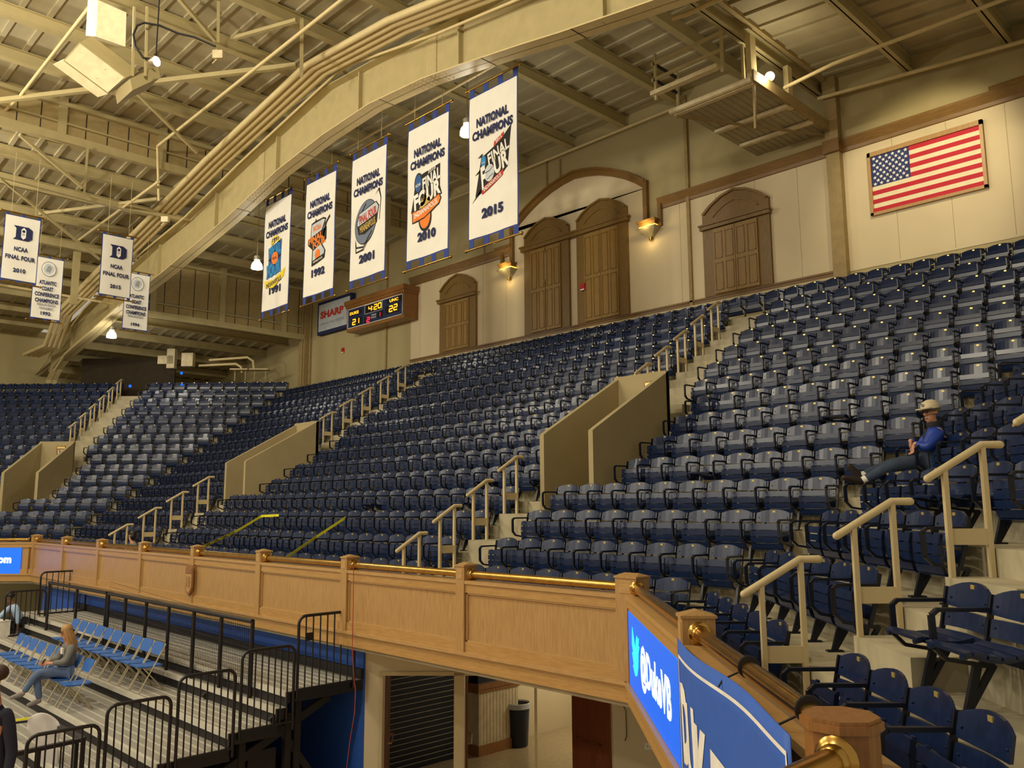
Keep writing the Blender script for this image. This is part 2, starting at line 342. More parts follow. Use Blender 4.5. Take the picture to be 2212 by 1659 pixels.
for k in range(1, 16):
    d = D_(k); se = sec0 = SL.s0(d)+.07
    # right-hand block of the end stand, counted from the corner gap leftwards
    left = 3.8 if k <= 4 else (2.82 if k <= 8 else 3.45)
    if k == 9: left = 3.3
    block(SL, se, left, k, 'navy stadium seat, {0} left of the near corner gap, {1} row above rail', 'end stand seats, near corner block', downs=(5,) if k == 5 else ((3,) if k == 7 else ()))
    l2 = 4.72 if k <= 4 else (4.3 if k <= 8 else 4.6); r2 = 3.72+SH if k <= 4 else (2.76+SH if k <= 8 else 3.42+SH)
    if k == 15: l2 = left; r2 = 3.42+SH
    block(SL, l2, r2, k, 'navy stadium seat, {0} left of the near portal stair, {1} row above rail', 'end stand seats, middle block', downs={2: (18,), 4: (2, 8), 5: (3, 0)}.get(k, ()))
    l3 = 4.72+SH if k <= 4 else (4.3+SH if k <= 8 else 4.6+SH)
    if k == 15: l3 = r2
    block(SL, l3, SL.s1(d)-.1, k, 'navy stadium seat, {0} left of the middle portal stair, {1} row above rail', 'end stand seats, far block')
    # near corner stand
    a = .31-.185*(k-1) if k < 6 else SD.s0(d)+.55
    block(SD, a, 3.14, k, 'navy stadium seat, {0} right of the near corner gap, {1} row above rail', 'near corner seats left of the stair', downs={4: (3, 4), 5: (0,), 6: (5,)}.get(k, ()), pitch=.53)
    if k <= 9: block(SD, 4.18, 6.4+.2*k, k, 'navy stadium seat, {0} right of the corner handrails, {1} row above rail', 'near corner seats right of the stair', downs=tuple(range(8)) if k == 2 else (), pitch=.5)
for k in range(1, 17):
    d = D_(k); a = SF.s0(d)+.35
    e = 7.0 if k <= 3 else (2.3 if k == 4 else (1.38 if k <= 8 else 1.9))
    block(SF, a, e, k, 'navy stadium seat, {0} left of the far corner gap, {1} row above rail', 'far corner seats right of the stair', pitch=.55)
    if k >= 4: block(SF, 3.1, 9.0, k, 'navy stadium seat, {0} left of the far portal stair, {1} row above rail', 'far corner seats left of the stair', pitch=.55)
def proj(p):
    v = np.array(p[:]); z = v@CF
    return (1106+FPX*(v@CR)/z, 829.5-FPX*(v@CU)/z, z)
vis = []
for S_ in SEATS:
    p = S_[0].pt(S_[1], D_(S_[2]), T(S_[2])+.5); u, v, z = proj(p)
    if z > .3 and -60 < u < 2212+70 and -40 < v < 1659+220: vis.append((z, S_))
vis.sort(key=lambda q: q[0])
protos = {}
def seat_thing(S_):
    sec, s, k, w, down, end, lab, grp = S_
    r = bpy.data.objects.new('stadium_seat', None); COL.objects.link(r); ORG[r.name] = Vector((0, 0, 0)); tag(r, lab, 'seat', grp)
    for nm in ('backrest', 'seat', 'armrest_frame', 'number_plate')+(('end_frame',) if end else ()):
        c = bpy.data.objects.new(nm if nm != 'end_frame' else 'armrest_frame', SEAT_ME[(nm, down)]); COL.objects.link(c); c.parent = r
        jx = rs.uniform(-.01, .01) if nm == 'seat' else 0
        c.location = (0, jx, 0)
    r.location = sec.pt(s, D_(k), T(k)+(.055 if k == 1 and sec is SL else 0)); r.rotation_euler = (0, 0, math.atan2(sec.n.y, sec.n.x)-math.pi/2); r.scale = (w/.5, 1, 1)
for z, S_ in vis[:300]: seat_thing(S_)
VB, FB, MI, nv = [], [], [], 0
for z, S_ in vis[300:]:
    sec, s, k, w, down, end, lab, grp = S_
    g = LITE[down]; ang = math.atan2(sec.n.y, sec.n.x)-math.pi/2; c_, s_ = math.cos(ang), math.sin(ang); o = sec.pt(s, D_(k), T(k)+(.055 if k == 1 and sec is SL else 0))
    for mi, mb in ((0, g[0]), (0, g[1]), (1, g[2]), (2, g[3]))+(((1, g[4]),) if end else ()):
        a = np.array(mb.v); a[:, 0] *= w/.5
        VB.append(np.stack([o.x+c_*a[:, 0]-s_*a[:, 1], o.y+s_*a[:, 0]+c_*a[:, 1], o.z+a[:, 2]], 1)); FB += [tuple(i+nv for i in f) for f in mb.f]; MI += [mi]*len(mb.f); nv += len(a)
me = bpy.data.meshes.new('stadium_seats'); me.from_pydata(np.concatenate(VB).tolist(), [], FB); me.update()
for m in ('navy', 'navy_iron', 'gold_plate'): me.materials.append(MATS[m])
me.polygons.foreach_set('material_index', MI)
o = link('stadium_seats', me); tag(o, 'hundreds of navy folding seats filling the distant rows of the stands', 'seats'); o['kind'] = 'stuff'
print('seats', len(SEATS), 'visible', len(vis))
# ------------------------------------------------------------------ timber balcony front with brass rail
def balcony(P0, P1, nrm, bays, name, kinds, where, first=True, last=True, ext=0., skip_panel=()):
    """P0->P1 along the face seen from the court; nrm points to the court. kinds: per bay 'panel' / 'screen'"""
    P0, P1, nrm = Vector(P0), Vector(P1), Vector(nrm).normalized(); L = (P1-P0).length; t = (P1-P0).normalized()
    def q(a, o, z): p = P0+t*a+nrm*o; return Vector((p.x, p.y, z))
    def bx(mb, a0, a1, o0, o1, z0, z1): return mb.boxax((q(a0, o0, z0)+q(a1, o1, z1))/2, t*(a1-a0)/2, nrm*(o1-o0)/2, Z*(z1-z0)/2)
    core = MB(); bx(core, 0, L, -.24, -.03, -2.15, -1.0)
    root = struct(name, core, 'oak')
    cap = MB(); bx(cap, 0, L, -.26, .025, -1.03, -.985); part('cap_rail', cap, 'oak_trim', root)
    fr = MB(); bx(fr, 0, L, -.04, .005, -1.145, -1.03); bx(fr, 0, L, -.04, .005, -1.94, -1.79); part('panel_frame', fr, 'oak_h', root)
    led = MB(); bx(led, 0, L, -.04, .06, -1.965, -1.925); bx(led, 0, L, -.04, .035, -1.99, -1.965); part('ledge_moulding', led, 'oak_trim', root)
    ap = MB(); bx(ap, 0, L, -.05, .02, -2.11, -1.99); bx(ap, 0, L, -.05, .03, -2.15, -2.11); part('apron', ap, 'oak_h', root)
    ends = [0]+list(np.cumsum(bays)); n = len(bays)
    for i in range(n):
        a0, a1 = ends[i]+.1, ends[i+1]-.1
        if kinds[i] == 'panel':
            mo = MB()
            for z0, z1 in ((-1.165, -1.145), (-1.79, -1.77)): bx(mo, a0, a1, -.03, -.005, z0, z1)
            for x0, x1 in ((a0, a0+.02), (a1-.02, a1)): bx(mo, x0, x1, -.03, -.005, -1.79, -1.145)
            part('panel_moulding', mo, 'oak_trim', root)
        elif kinds[i] == 'screen':
            st = MB(); bx(st, a0-.01, a0+.02, -.03, .02, -1.95, -1.12); bx(st, a1-.02, a1+.01, -.03, .02, -1.95, -1.12); part('screen_trim', st, 'oak_dark', root)
    for i in range(n+1):
        if (i == 0 and not first) or (i == n and not last): continue
        a = ends[i]; w = .085 if 0 < i < n else .15
        po = MB(); bx(po, a-w, a+w, -.21, .03, -1.93, -.80)
        top = [q(a-w-.012, .042, -.80), q(a+w+.012, .042, -.80), q(a+w+.012, -.222, -.80), q(a-w-.012, -.222, -.80)]
        po.prism(top, (0, 0, .02)); c = q(a, -.09, -.745)
        po.add([p+Z*.02 for p in top]+[c-t*w*.7+Z*0, c+t*w*.7], [(0, 1, 5, 4), (2, 3, 4, 5), (1, 2, 5), (3, 0, 4)])
        ins = MB(); bx(ins, a-w*.62, a+w*.62, .03, .036, -.965, -.83)
        p_ = part('post', po, 'oak', root); part('post_inset', ins, 'oak_trim', p_)
    for i in range(n):
        a0 = ends[i]+(.085 if i else .15); a1 = ends[i+1]-(.085 if i < n-1 else .15)
        lab = f'brass rail tube, {ORD(i+1)} bay {where}'
        r = thing('brass_rail', lab, 'rail', q((a0+a1)/2, -.09, -.94), 'brass rail bays of the balcony')
        part('tube', MB().tube([q(a0, -.09, -.905), q(a1, -.09, -.905)], .05, 14), 'brass', r, 50)
        for a, s in ((a0, 1), (a1, -1)):
            part('flange', MB().lathe(q(a, -.09, -.905), [(.082, 0), (.085, .012), (.075, .022), (.062, .03), (.06, .05), (.05, .06)], t*s, 20), 'brass', r, 40)
    return q
B = [2.8625]*8
qL = balcony((-6.05, 7.7, 0), (-28.95, 7.7, 0), (0, -1, 0), B, 'wall_end_balcony', ['panel']*8, 'left of the near corner post on the end balcony', True, True)
CP = vec(-6.05, 7.7, 0); CE = SD.pt(6.36, 0)
qD = balcony(CP, CE, (-Q2, -Q2, 0), [3.4, 2.96], 'wall_corner_balcony', ['screen', 'panel'], 'right of the near corner post', False, False)
CF2 = vec(-28.95, 7.7, 0)
qF = balcony(CF2, SF.pt(6.36, 0), (Q2, -Q2, 0), [3.2, 3.16], 'wall_far_corner_balcony', ['screen', 'screen'], 'left of the far corner post', False, True)
qE = balcony(CE, CE+vec(0, -3.4, 0), (-1, 0, 0), [3.4], 'wall_side_balcony', ['panel'], 'nearest the camera beyond the big octagonal post', False, False)
# big octagonal newel where the corner balcony turns
def octa(c, r, z0, z1, mb=None, rot=math.pi/8): mb = mb or MB(); return mb.prism([Vector((c.x+r*math.cos(rot+i*math.pi/4), c.y+r*math.sin(rot+i*math.pi/4), z0)) for i in range(8)], (0, 0, z1-z0))
nw = CE+vec(.03, .02, 0)
o = part('newel_post', octa(nw, .135, -1.93, -.82), 'oak_dark'); tag(o, 'large octagonal oak post at lower right where the balcony turns', 'post')
part('cap', octa(nw, .152, -.83, -.80).merge(octa(nw, .14, -.80, -.785)), 'oak_dark', o)
# ------------------------------------------------------------------ screens and lettering
def screen(q, a0, a1, nrm, name, label):
    n = Vector(nrm).normalized()
    mb = MB().prism([q(a0, .0, -1.97), q(a1, .0, -1.97), q(a1, .0, -1.15), q(a0, .0, -1.15)], n*.012)
    o = part(name, mb, 'led_blue'); tag(o, label, 'screen'); return o
nD = vec(-Q2, -Q2, 0); tD = vec(Q2, -Q2, 0)
s1 = screen(qD, .12, 3.28, nD, 'led_screen', 'blue LED screen with white handle lettering and a cyan bird, near corner')
bird = [(-.5, .12), (-.36, .02), (-.5, -.02), (-.3, -.18), (-.42, -.22), (-.12, -.34), (.12, -.3), (.3, -.12), (.36, .1), (.5, .22), (.38, .22), (.46, .36), (.32, .3), (.2, .36), (.06, .26), (.04, .12), (-.16, .2), (-.4, .42), (-.46, .28)]
lines = MB()
for i in range(40): lines.prism([qD(.13, .0125, -1.965+i*.0205), qD(3.27, .0125, -1.965+i*.0205), qD(3.27, .0125, -1.96+i*.0205), qD(.13, .0125, -1.96+i*.0205)], nD*.001)
part('pixel_rows', lines, 'blue_panel', s1)
c = qD(.72, .014, -1.53); part('bird_symbol', MB().prism([c+tD*a*.58+Z*b*.62 for a, b in bird], nD*.002), 'led_cyan', s1)
part('lettering', letters('@DukeVB', qD(1.95, .0155, -1.56), tD, Z, 1.75, .44, .04), 'led_white', s1)
nF, tF = vec(Q2, -Q2, 0), vec(-Q2, -Q2, 0)
s2 = screen(qF, .34, 3.05, nF, 'led_screen', 'bright blue LED screen ending in .com at the far left')
part('lettering', letters('p.com', qF(1.02, .0135, -1.56), -tF, Z, .78, .24, .05), 'led_white', s2)
s3 = screen(qF, 3.35, 6.2, nF, 'led_screen', 'second blue LED screen of the far left corner, beside the .com screen')
p = qL(2.8625*4, .04, -1.47); plaque('section_plaque', p, X, -Y, .34, .62, '18', 'oak shield plaque numbered 18 on the end balcony front', 'oak_trim', 'oak_dark', 'oak_dark')
# blue vinyl banner tied to the rail
def qb(a, b): return qD(3.53+a, .075+.02*math.sin(a*3)*(1-b)-.0*b, -.925-b*1.25-.012*math.sin(a*2.2)*(1-b))
NBx, NBy = 26, 8; mb = MB(); W_ = 2.62
mb.add([qb(W_*i/NBx, j/NBy) for j in range(NBy+1) for i in range(NBx+1)], [(j*(NBx+1)+i, (j+1)*(NBx+1)+i, (j+1)*(NBx+1)+i+1, j*(NBx+1)+i+1) for j in range(NBy) for i in range(NBx)])
me = mesh_of(mb, 'vinyl_banner'); vb = link('vinyl_banner', me, None, 'blue_panel', 60); tag(vb, 'royal blue vinyl banner with white slab letters tied to the brass rail', 'banner')
so = vb.modifiers.new('thick', 'SOLIDIFY'); so.thickness = .004; so.offset = 0
def onb(pts): return [qb(a, b)+nD*.006 for a, b in pts]
bd = MB()
def strip(pts, w):
    for (a0, b0), (a1, b1) in zip(pts[:-1], pts[1:]):
        m = max(1, int(abs(a1-a0)/.1)); 
        for k in range(m):
            f0, f1 = k/m, (k+1)/m; A0, A1 = a0+(a1-a0)*f0, a0+(a1-a0)*f1; B0, B1 = b0+(b1-b0)*f0, b0+(b1-b0)*f1
            dx, dy = (0, w) if abs(a1-a0) > abs(b1-b0)*1.25 else (w, 0)
            bd.add(onb([(A0, B0), (A1, B1), (A1+dx, B1+dy/1.25), (A0+dx, B0+dy/1.25)]), [(0, 1, 2, 3)])
strip([(.06, .08), (W_-.05, .06)], .022); strip([(.06, .08), (.06, .97)], .02); strip([(W_-.07, .06), (W_-.07, .97)], .02)
part('border', bd, 'paper_white', vb)
def bl(s, a, b, w, h, bold=.03, rot=0.):
    v, f, asp = text_mesh(s, bold); pts = []
    for x, y in v:
        px, py = (x-.5)*w, (.5-y)*h; pts.append((a+px*math.cos(rot)-py*math.sin(rot), b+(px*math.sin(rot)+py*math.cos(rot))/1.25))
    return MB().add(onb(pts), f)
part('lettering', bl('D', .26, .42, .26, .52, .06, -.12), 'paper_white', vb); part('lettering', bl('U', .46, .50, .3, .54, .06, -.06), 'paper_white', vb)
part('lettering', bl('K', .76, .58, .34, .6, .07), 'paper_white', vb); part('lettering', bl('E', 1.16, .62, .34, .58, .07, .06), 'paper_white', vb)
part('lettering', bl('YOUR', .5, .92, .7, .15, .02), 'paper_white', vb); part('lettering', bl('ACC', 2.1, .66, .46, .24, .02, -.08), 'paper_white', vb); part('lettering', bl('CHAMPS', 1.9, .9, .9, .2, .02, -.05), 'paper_white', vb)
for a in (1.3, 2.3):
    tie = MB().lathe(qD(3.53+a, -.09, -.893), [(.058, -.008), (.064, -.006), (.064, .006), (.058, .008)], tD, 16); tie.tube([qD(3.53+a, -.03, -.92), qD(3.53+a, .06, -.96), qD(3.53+a, .085, -1.0)], .006, 6)
    part('cable_tie', tie, 'cable_black', vb)
# ------------------------------------------------------------------ caution tape and hanging cable
def tape(pts, label):
    pts = [Vector(p) for p in pts]; mb = MB(); w = .028
    for a, b in zip(pts[:-1], pts[1:]): mb.add([a-Z*w, b-Z*w, b+Z*w, a+Z*w], [(0, 1, 2, 3)])
    o = part('caution_tape', mb, 'tape_yellow'); tag(o, label, 'tape', 'caution tapes over the seats'); so = o.modifiers.new('thick', 'SOLIDIFY'); so.thickness = .003
    d = pts[1]-pts[0]
    for k in range(4):
        c = pts[0]+d*(.15+.22*k); part('lettering', letters('CAUTION', c+vec(.003, -.006, 0), d, Z, .34, .05, .03), 'ink_black', o)
    return o
tape([onY(428, 1186, 7.93), onY(510, 1148, SL.P.y+D_(2)-.3), onY(565, 1115, SL.P.y+D_(3)-.35), onY(602, 1113, SL.P.y+D_(3)-.35)], 'yellow caution tape from the rail up to the third row, the left one')
tape([onY(620, 1204, 7.93), onY(683, 1160, SL.P.y+D_(2)-.3), onY(747, 1118, SL.P.y+D_(3)-.35)], 'shorter yellow caution tape running from the rail, the right one')
cb = MB().tube([onY(772, 1215, 7.74), onY(764, 1226, 7.62), onY(763, 1300, 7.62), onY(761, 1400, 7.6), onY(765, 1470, 7.62), onY(768, 1490, 7.63), onY(766, 1540, 7.6), onY(756, 1600, 7.6), onY(745, 1690, 7.6)], .007, 6)
o = part('red_cable', cb, 'cable_red'); tag(o, 'thin red cable hanging from the brass rail down past the bleachers', 'cable')
# ------------------------------------------------------------------ below the balcony: blue wall, entrance wall, doors, concourse
bw = MB().box(-29.4, -11.95, 8.2, 8.35, -4.9, -2.15); struct('wall_under_balcony', bw, 'blue_panel')
sof = MB(); pa = [SL.pt(-.1, .1), SL.pt(23, .1), SL.pt(24, 3.0), SL.pt(-1.2, 3.0)]
for p in pa: p.z = -2.15
sof.prism(pa, (0, 0, .02)); struct('ceiling_under_balcony', sof, 'concrete_wall')
hN = vec(-.6981, .716, 0); hT = vec(.716, .6981, 0); eC = 14.25
def E(u, v, d=0.): return onN(u, v, hN, eC+d)
E0 = E(787, 1402); 
def es(u): return (E(u, 1500)-E0).dot(hT)
def eb(mb, u0, u1, z0, z1, d0=0., d1=.2):
    a, b = es(u0), es(u1); o = Vector((E0.x, E0.y, 0)); return mb.boxax(o+hT*(a+b)/2+hN*(d0+d1)/2+Z*(z0+z1)/2, hT*(b-a)/2, hN*(d1-d0)/2, Z*(z1-z0)/2)
mb = MB(); eb(mb, 787, 822, -4.9, -2.15); eb(mb, 822, 1322, -2.67, -2.15); eb(mb, 1322, 1460, -4.9, -2.15); struct('wall_entrance', mb, 'wall_lower')
fr = MB(); eb(fr, 820, 827, -4.9, -2.67, -.03, .22); eb(fr, 981, 1003, -4.9, -2.67, -.03, .22); eb(fr, 1154, 1160, -4.9, -2.67, -.03, .1); eb(fr, 820, 1322, -2.72, -2.66, -.03, .22); o = struct('trim_entrance', fr, 'rail_paint')
zf = -4.9
def leaf(u, ang, w, label, m, hinge_side=1, d=.05):
    a = es(u); o = Vector((E0.x, E0.y, 0))+hT*a+hN*d; ax = (hT*math.cos(ang)+hN*math.sin(ang)).normalized(); nn = ax.cross(Z)
    r = thing('entrance_door', label, 'door', o+ax*w/2+Z*zf)
    part('leaf', MB().boxax(o+ax*w/2+Z*(zf+1.1), ax*w/2, nn*.022, Z*1.1), m, r)
    st = MB()
    for i in range(5): st.boxax(o+ax*w*(.12+.19*i)+Z*(zf+1.62)+nn*.024, ax*.012, nn*.004, Z*.5); st.boxax(o+ax*w*(.12+.19*i)+Z*(zf+.5)+nn*.024, ax*.012, nn*.004, Z*.4)
    part('panel_groove', st, 'shutter_dark', r)
    for sgn in (1, -1): part('push_bar', MB().tube([o+ax*w*.2+nn*sgn*.03+Z*(zf+1.0), o+ax*w*.2+nn*sgn*.09+Z*(zf+1.0), o+ax*w*.85+nn*sgn*.09+Z*(zf+1.0), o+ax*w*.85+nn*sgn*.03+Z*(zf+1.0)], .014, 6), 'brass_aged', r)
    return r
leaf(828, math.radians(96), .95, 'brown wooden entrance door swung inward at the left jamb', 'door_wood', d=.24); leaf(1004, math.radians(94), .95, 'brown wooden entrance door swung inward beside the middle jamb', 'door_wood', d=.24); leaf(1320, math.radians(128), .95, 'dark red-brown panelled entrance door standing open at right', 'door_wood', d=.24)
XS = -13.33
sh = MB().box(XS-.05, XS, 8.6, 11.62, -4.9, -2.5)
for k in range(24): sh.box(XS, XS+.012, 8.6, 11.62, -4.88+k*.1, -4.80+k*.1)
o = part('roll_up_shutter', sh, 'shutter_navy'); tag(o, 'navy slatted roll-up shutter seen through the left entrance opening', 'shutter')
gr = MB()
for k in range(24): gr.box(XS, XS+.016, 8.6, 11.62, -4.80+k*.1, -4.788+k*.1)
part('slat_edge', gr, 'galvanized', o)
struct('wall_concourse', MB().box(XS-.3, XS-.06, 8.4, 30, -4.9, -2.2), 'wall_lower')
pr_ = thing('concourse_pier', 'navy-topped pier with oak rail and cream beadboard beside the bin', 'pier', (XS+.15, 12.3, -4.9))
part('beadboard', MB().box(XS-.05, XS+.28, 11.75, 12.85, -4.75, -3.62), 'beadboard', pr_); part('base_board', MB().box(XS-.05, XS+.31, 11.72, 12.88, -4.9, -4.7), 'oak_dark', pr_)
gv = MB()
for k in range(12): gv.box(XS+.28, XS+.283, 11.78+k*.09, 11.785+k*.09, -4.7, -3.65)
part('groove', gv, 'shutter_dark', pr_)
part('dado_rail', MB().box(XS-.05, XS+.34, 11.69, 12.91, -3.62, -3.52).box(XS-.05, XS+.31, 11.71, 12.89, -3.7, -3.62), 'oak_dark', pr_); part('upper_panel', MB().box(XS-.05, XS+.24, 11.76, 12.84, -3.52, -2.2), 'shutter_navy', pr_)
cn = onZ(1108, 1616, -4.9)+vec(-.06, .2, 0); r = thing('trash_can', 'round dark navy trash can with clear liner in the concourse', 'trash can', cn)
part('can', MB().lathe(cn, [(.20, 0), (.215, .02), (.25, .80), (.262, .80), (.262, .84), (.25, .84), (.24, .78), (.2, .1)], Z, 26), 'can_navy', r, 40); part('liner', MB().lathe(cn, [(.268, .76), (.27, .86), (.255, .87), (.24, .7), (.2, .3)], Z, 26), 'bag_clear', r, 40)
ec = onZ(1180, 1493, -4.9); ring = MB()
for k in range(48):
    a, b = 2*math.pi*k/48, 2*math.pi*(k+1)/48; R0, R1 = .93, 1.0
    ring.add([ec+Vector((R*math.cos(t), R*math.sin(t), .004)) for R, t in ((R0, a), (R1, a), (R1, b), (R0, b))], [(0, 1, 2, 3)])
o = part('floor_emblem', MB().lathe(ec, [(1.0, 0), (1.0, .002)], Z, 48), 'ink_pale'); tag(o, 'round pale emblem with dark ring inlaid in the concourse floor', 'emblem')
part('ring', ring, 'ink_steel', o); part('letter', letters('D', ec+Z*.005, hT, hN, .9, .8, .05), 'ink_steel', o)
struct('floor', MB().box(-48, 14, -24, 34, -5.1, -4.9), 'terrazzo')
ct = MB().box(-26, -6, -14, 6.2, -4.9, -4.89); o = struct('floor_court', ct, 'court_wood')
struct('ceiling_concourse', MB().box(-18, 2, 10.75, 30, -2.35, -2.25), 'wall_lower')
lamp('POINT', 'concourse_light', (-11.8, 14.2, -2.7), 60, shadow_soft_size=.3); lamp('POINT', 'concourse_light', (-13, 19, -2.7), 90, shadow_soft_size=.3)
for u, v, lab in ((1402, 1612, 'double light switch plate on the wall right of the entrance'), ): 
    p = E(u, v, -.004); o = part('switch_plate', MB().boxax(p, hT*.07, hN*.004, Z*.05), 'paper_white'); tag(o, lab, 'switch plate'); part('toggle', MB().boxax(p-hN*.006+hT*.025, hT*.008, hN*.006, Z*.018).boxax(p-hN*.006-hT*.025, hT*.008, hN*.006, Z*.018), 'galvanized', o)
o = part('hanging_cord', MB().tube([E(1345, 1522, -.01), E(1352, 1535, -.02), E(1354, 1590, -.02), E(1350, 1600, -.02)], .006, 5), 'cable_black'); tag(o, 'thin black cord hanging on the wall under the near corner', 'cord')
# ------------------------------------------------------------------ end wall
YW = 19.95
struct('wall_end', MB().box(-47, 7, YW, YW+.3, -2.2, 12.6), 'wall_upper')
ARC = [(-2.91, 9.78), (-2.55, 10.05), (-2.1, 10.32), (-1.6, 10.55), (-1.05, 10.75), (-.5, 10.87), (0, 10.93)]     # half of the arch's upper edge about x = -17.5
XC = -17.45
arcL = [(XC+x, z) for x, z in ARC]; arcR = [(XC-x, z) for x, z in ARC[::-1]][1:]
pan = [(-26.2, 5.7), (-26.2, 8.85), (-20.9, 8.85), (-20.3, 8.85), (-20.3, 8.3), (XC-2.85, 8.3), (XC-2.85, 9.72)]+[(XC+x*.98, z-.2) for x, z in ARC]+[(XC-x*.98, z-.2) for x, z in ARC[::-1]][1:]+[(XC+2.85, 9.6), (XC+2.85, 8.3), (-14.05, 8.3), (-14.05, 8.85), (-4.3, 8.85), (-4.3, 5.7)]
mb = MB().prism([(x, YW-.001, z) for x, z in pan], (0, -.015, 0)); struct('wall_panelling', mb, 'wall_lower')
sm = MB()
for i in range(18):
    x = -25.6+1.22*i
    if -20.5 < x < -13.9: continue
    sm.box(x, x+.008, YW-.019, YW-.015, 5.75, 8.8)
struct('trim_panel_seams', sm, 'pilaster')
cor = MB(); prof = [(-.0, .0), (-.05, .02), (-.07, .1), (-.1, .16), (-.16, .28), (-.16, .33), (0, .33)]
def cornice(x0, x1, z): cor.prism([(x0, YW+y, z+dz) for y, dz in prof], (x1-x0, 0, 0))
cornice(-26.2, -20.35, 8.76); cornice(-14.1, -8.9, 8.76); cornice(-8.5, -4.35, 8.76); cornice(-5.1, -3.2, 8.86); cornice(-21.2, -20.35, 8.84)
band = [(x, z) for x, z in arcL+arcR]
for (x0, z0), (x1, z1) in zip(band[:-1], band[1:]):
    cor.prism([(x0, YW, z0), (x1, YW, z1), (x1*.985+XC*.015, YW, z1-.22), (x0*.985+XC*.015, YW, z0-.22)], (0, -.13, 0))
    cor.prism([(x0, YW, z0+.03), (x1, YW, z1+.03), (x1, YW, z1-.05), (x0, YW, z0-.05)], (0, -.18, 0))
for sx in (-1, 1):
    xa = XC+sx*2.9
    cor.box(xa-.07, xa+.07, YW-.14, YW, 8.25, 9.8); xb = XC+sx*3.4; cor.box(xb-.06, xb+.06, YW-.12, YW, 8.25, 9.0)
struct('trim_cornice', cor, 'trim_wood')
bs = MB().box(-26.2, -8.6, YW-.05, YW, 5.66, 5.78).box(-26.2, -8.6, YW-.08, YW, 5.74, 5.79); struct('baseboard_end', bs, 'trim_wood')
struct('trim_pale_strip', MB().box(-26.2, -8.6, YW-.09, YW, 5.56, 5.64), 'rail_paint')
pil = MB().box(-8.84, -8.5, YW-.22, YW, 5.0, 11.9).box(-4.2, -3.75, YW-.25, YW, 5.0, 11); struct('trim_pilaster', pil, 'pilaster')
pc = MB().box(-8.88, -8.46, YW-.32, YW, 8.76, 9.09); struct('trim_pilaster_cap', pc, 'trim_wood')
cd = MB().box(-13.12, -13.02, YW-.08, YW, 5.6, 12).box(-27.86, -27.78, YW-.07, YW, 5.2, 11.5).box(-18.72, -18.66, YW-.05, YW, 10.75, 11.8).box(-18.1, -18.04, YW-.05, YW, 10.8, 11.6).box(-21.9, -21.84, YW-.04, YW, 9.0, 11.8)
struct('trim_wall_conduit', cd, 'pilaster')
cp = MB().box(-34.35, -33.85, YW-.3, YW, 4.6, 10.5).tube([(-33.7, YW-.1, 5.4), (-33.7, YW-.1, 10.2)], .04, 6).tube([(-34.0, YW-.34, 5.6), (-34.0, YW-.34, 10.2)], .04, 6); struct('trim_corner_column', cp, 'pilaster')
# ------------------------------------------------------------------ shuttered arched openings
def shutter_door(i, xc, zs, zp, zl, half=1.03, lint=True, m='shutter', open_gap=False):
    zb = 5.78; r = None
    arc = [(xc-half, zs), (xc-half*.75, zs+(zp-zs)*.42), (xc-half*.4, zs+(zp-zs)*.8), (xc, zp), (xc+half*.4, zs+(zp-zs)*.8), (xc+half*.75, zs+(zp-zs)*.42), (xc+half, zs)]
    fr = MB().prism([(x, YW-.015, z) for x, z in [(xc-half, zb)]+arc+[(xc+half, zb)]], (0, -.09, 0))
    r = struct(f'door_{i}', fr, m if m != 'shutter' else 'shutter_dark')
    for (x0, z0), (x1, z1) in zip(arc[:-1], arc[1:]): pass
    rim = MB()
    def ring(k0, k1, d):
        for (x0, z0), (x1, z1) in zip(arc[:-1], arc[1:]):
            f = lambda x, z, k: (xc+(x-xc)*k, YW-.1, zl+(z-zl)*k)
            rim.prism([f(x0, z0, k0), f(x1, z1, k0), f(x1, z1, k1), f(x0, z0, k1)], (0, -d, 0))
    ring(1.0, .93, .06); ring(.72, .66, .03); part('arch_moulding', rim, 'shutter_dark', r, 0)
    w = half*.66
    for sx in (-1, 1):
        x0, x1 = (xc-w, xc-.008) if sx < 0 else (xc+(.03 if open_gap else .008), xc+w)
        lf = MB().box(x0, x1, YW-.15, YW-.105, zb+.03, zl-.03); L_ = part('shutter_leaf', lf, 'shutter', r)
        pn = MB(); pw = (x1-x0)/2
        for a in range(2):
            for z0, z1 in ((zb+.12, (zb+zl)/2-.06), ((zb+zl)/2+.06, zl-.14)):
                xa, xb = x0+pw*a+.045, x0+pw*(a+1)-.045
                for bx in ((xa, xb, z0, z0+.02), (xa, xb, z1-.02, z1), (xa, xa+.02, z0, z1), (xb-.02, xb, z0, z1)): pn.box(bx[0], bx[1], YW-.165, YW-.15, bx[2], bx[3])
        part('panel_moulding', pn, 'shutter_dark', L_)
    if open_gap:
        part('daylight_gap', MB().box(xc-.008, xc+.03, YW-.108, YW-.1, 7.55, 8.45), 'glass_window', r)
    if lint: part('lintel', MB().box(xc-half-.05, xc+half+.05, YW-.2, YW-.1, zl-.0, zl+.13).box(xc-half-.07, xc+half+.07, YW-.24, YW-.1, zl+.1, zl+.15), 'shutter_dark', r)
    return r
shutter_door(1, -23.27, 8.17, 8.69, 7.68); shutter_door(2, -18.70, 9.2, 9.7, 8.68, open_gap=True, lint=False); shutter_door(3, -16.30, 9.2, 9.7, 8.68, lint=False); shutter_door(4, -11.56, 8.18, 8.7, 7.7)
struct('trim_double_lintel', MB().box(-19.82, -15.2, YW-.2, YW-.05, 8.7, 8.84).box(-19.86, -15.16, YW-.24, YW-.05, 8.82, 8.88), 'shutter_dark')
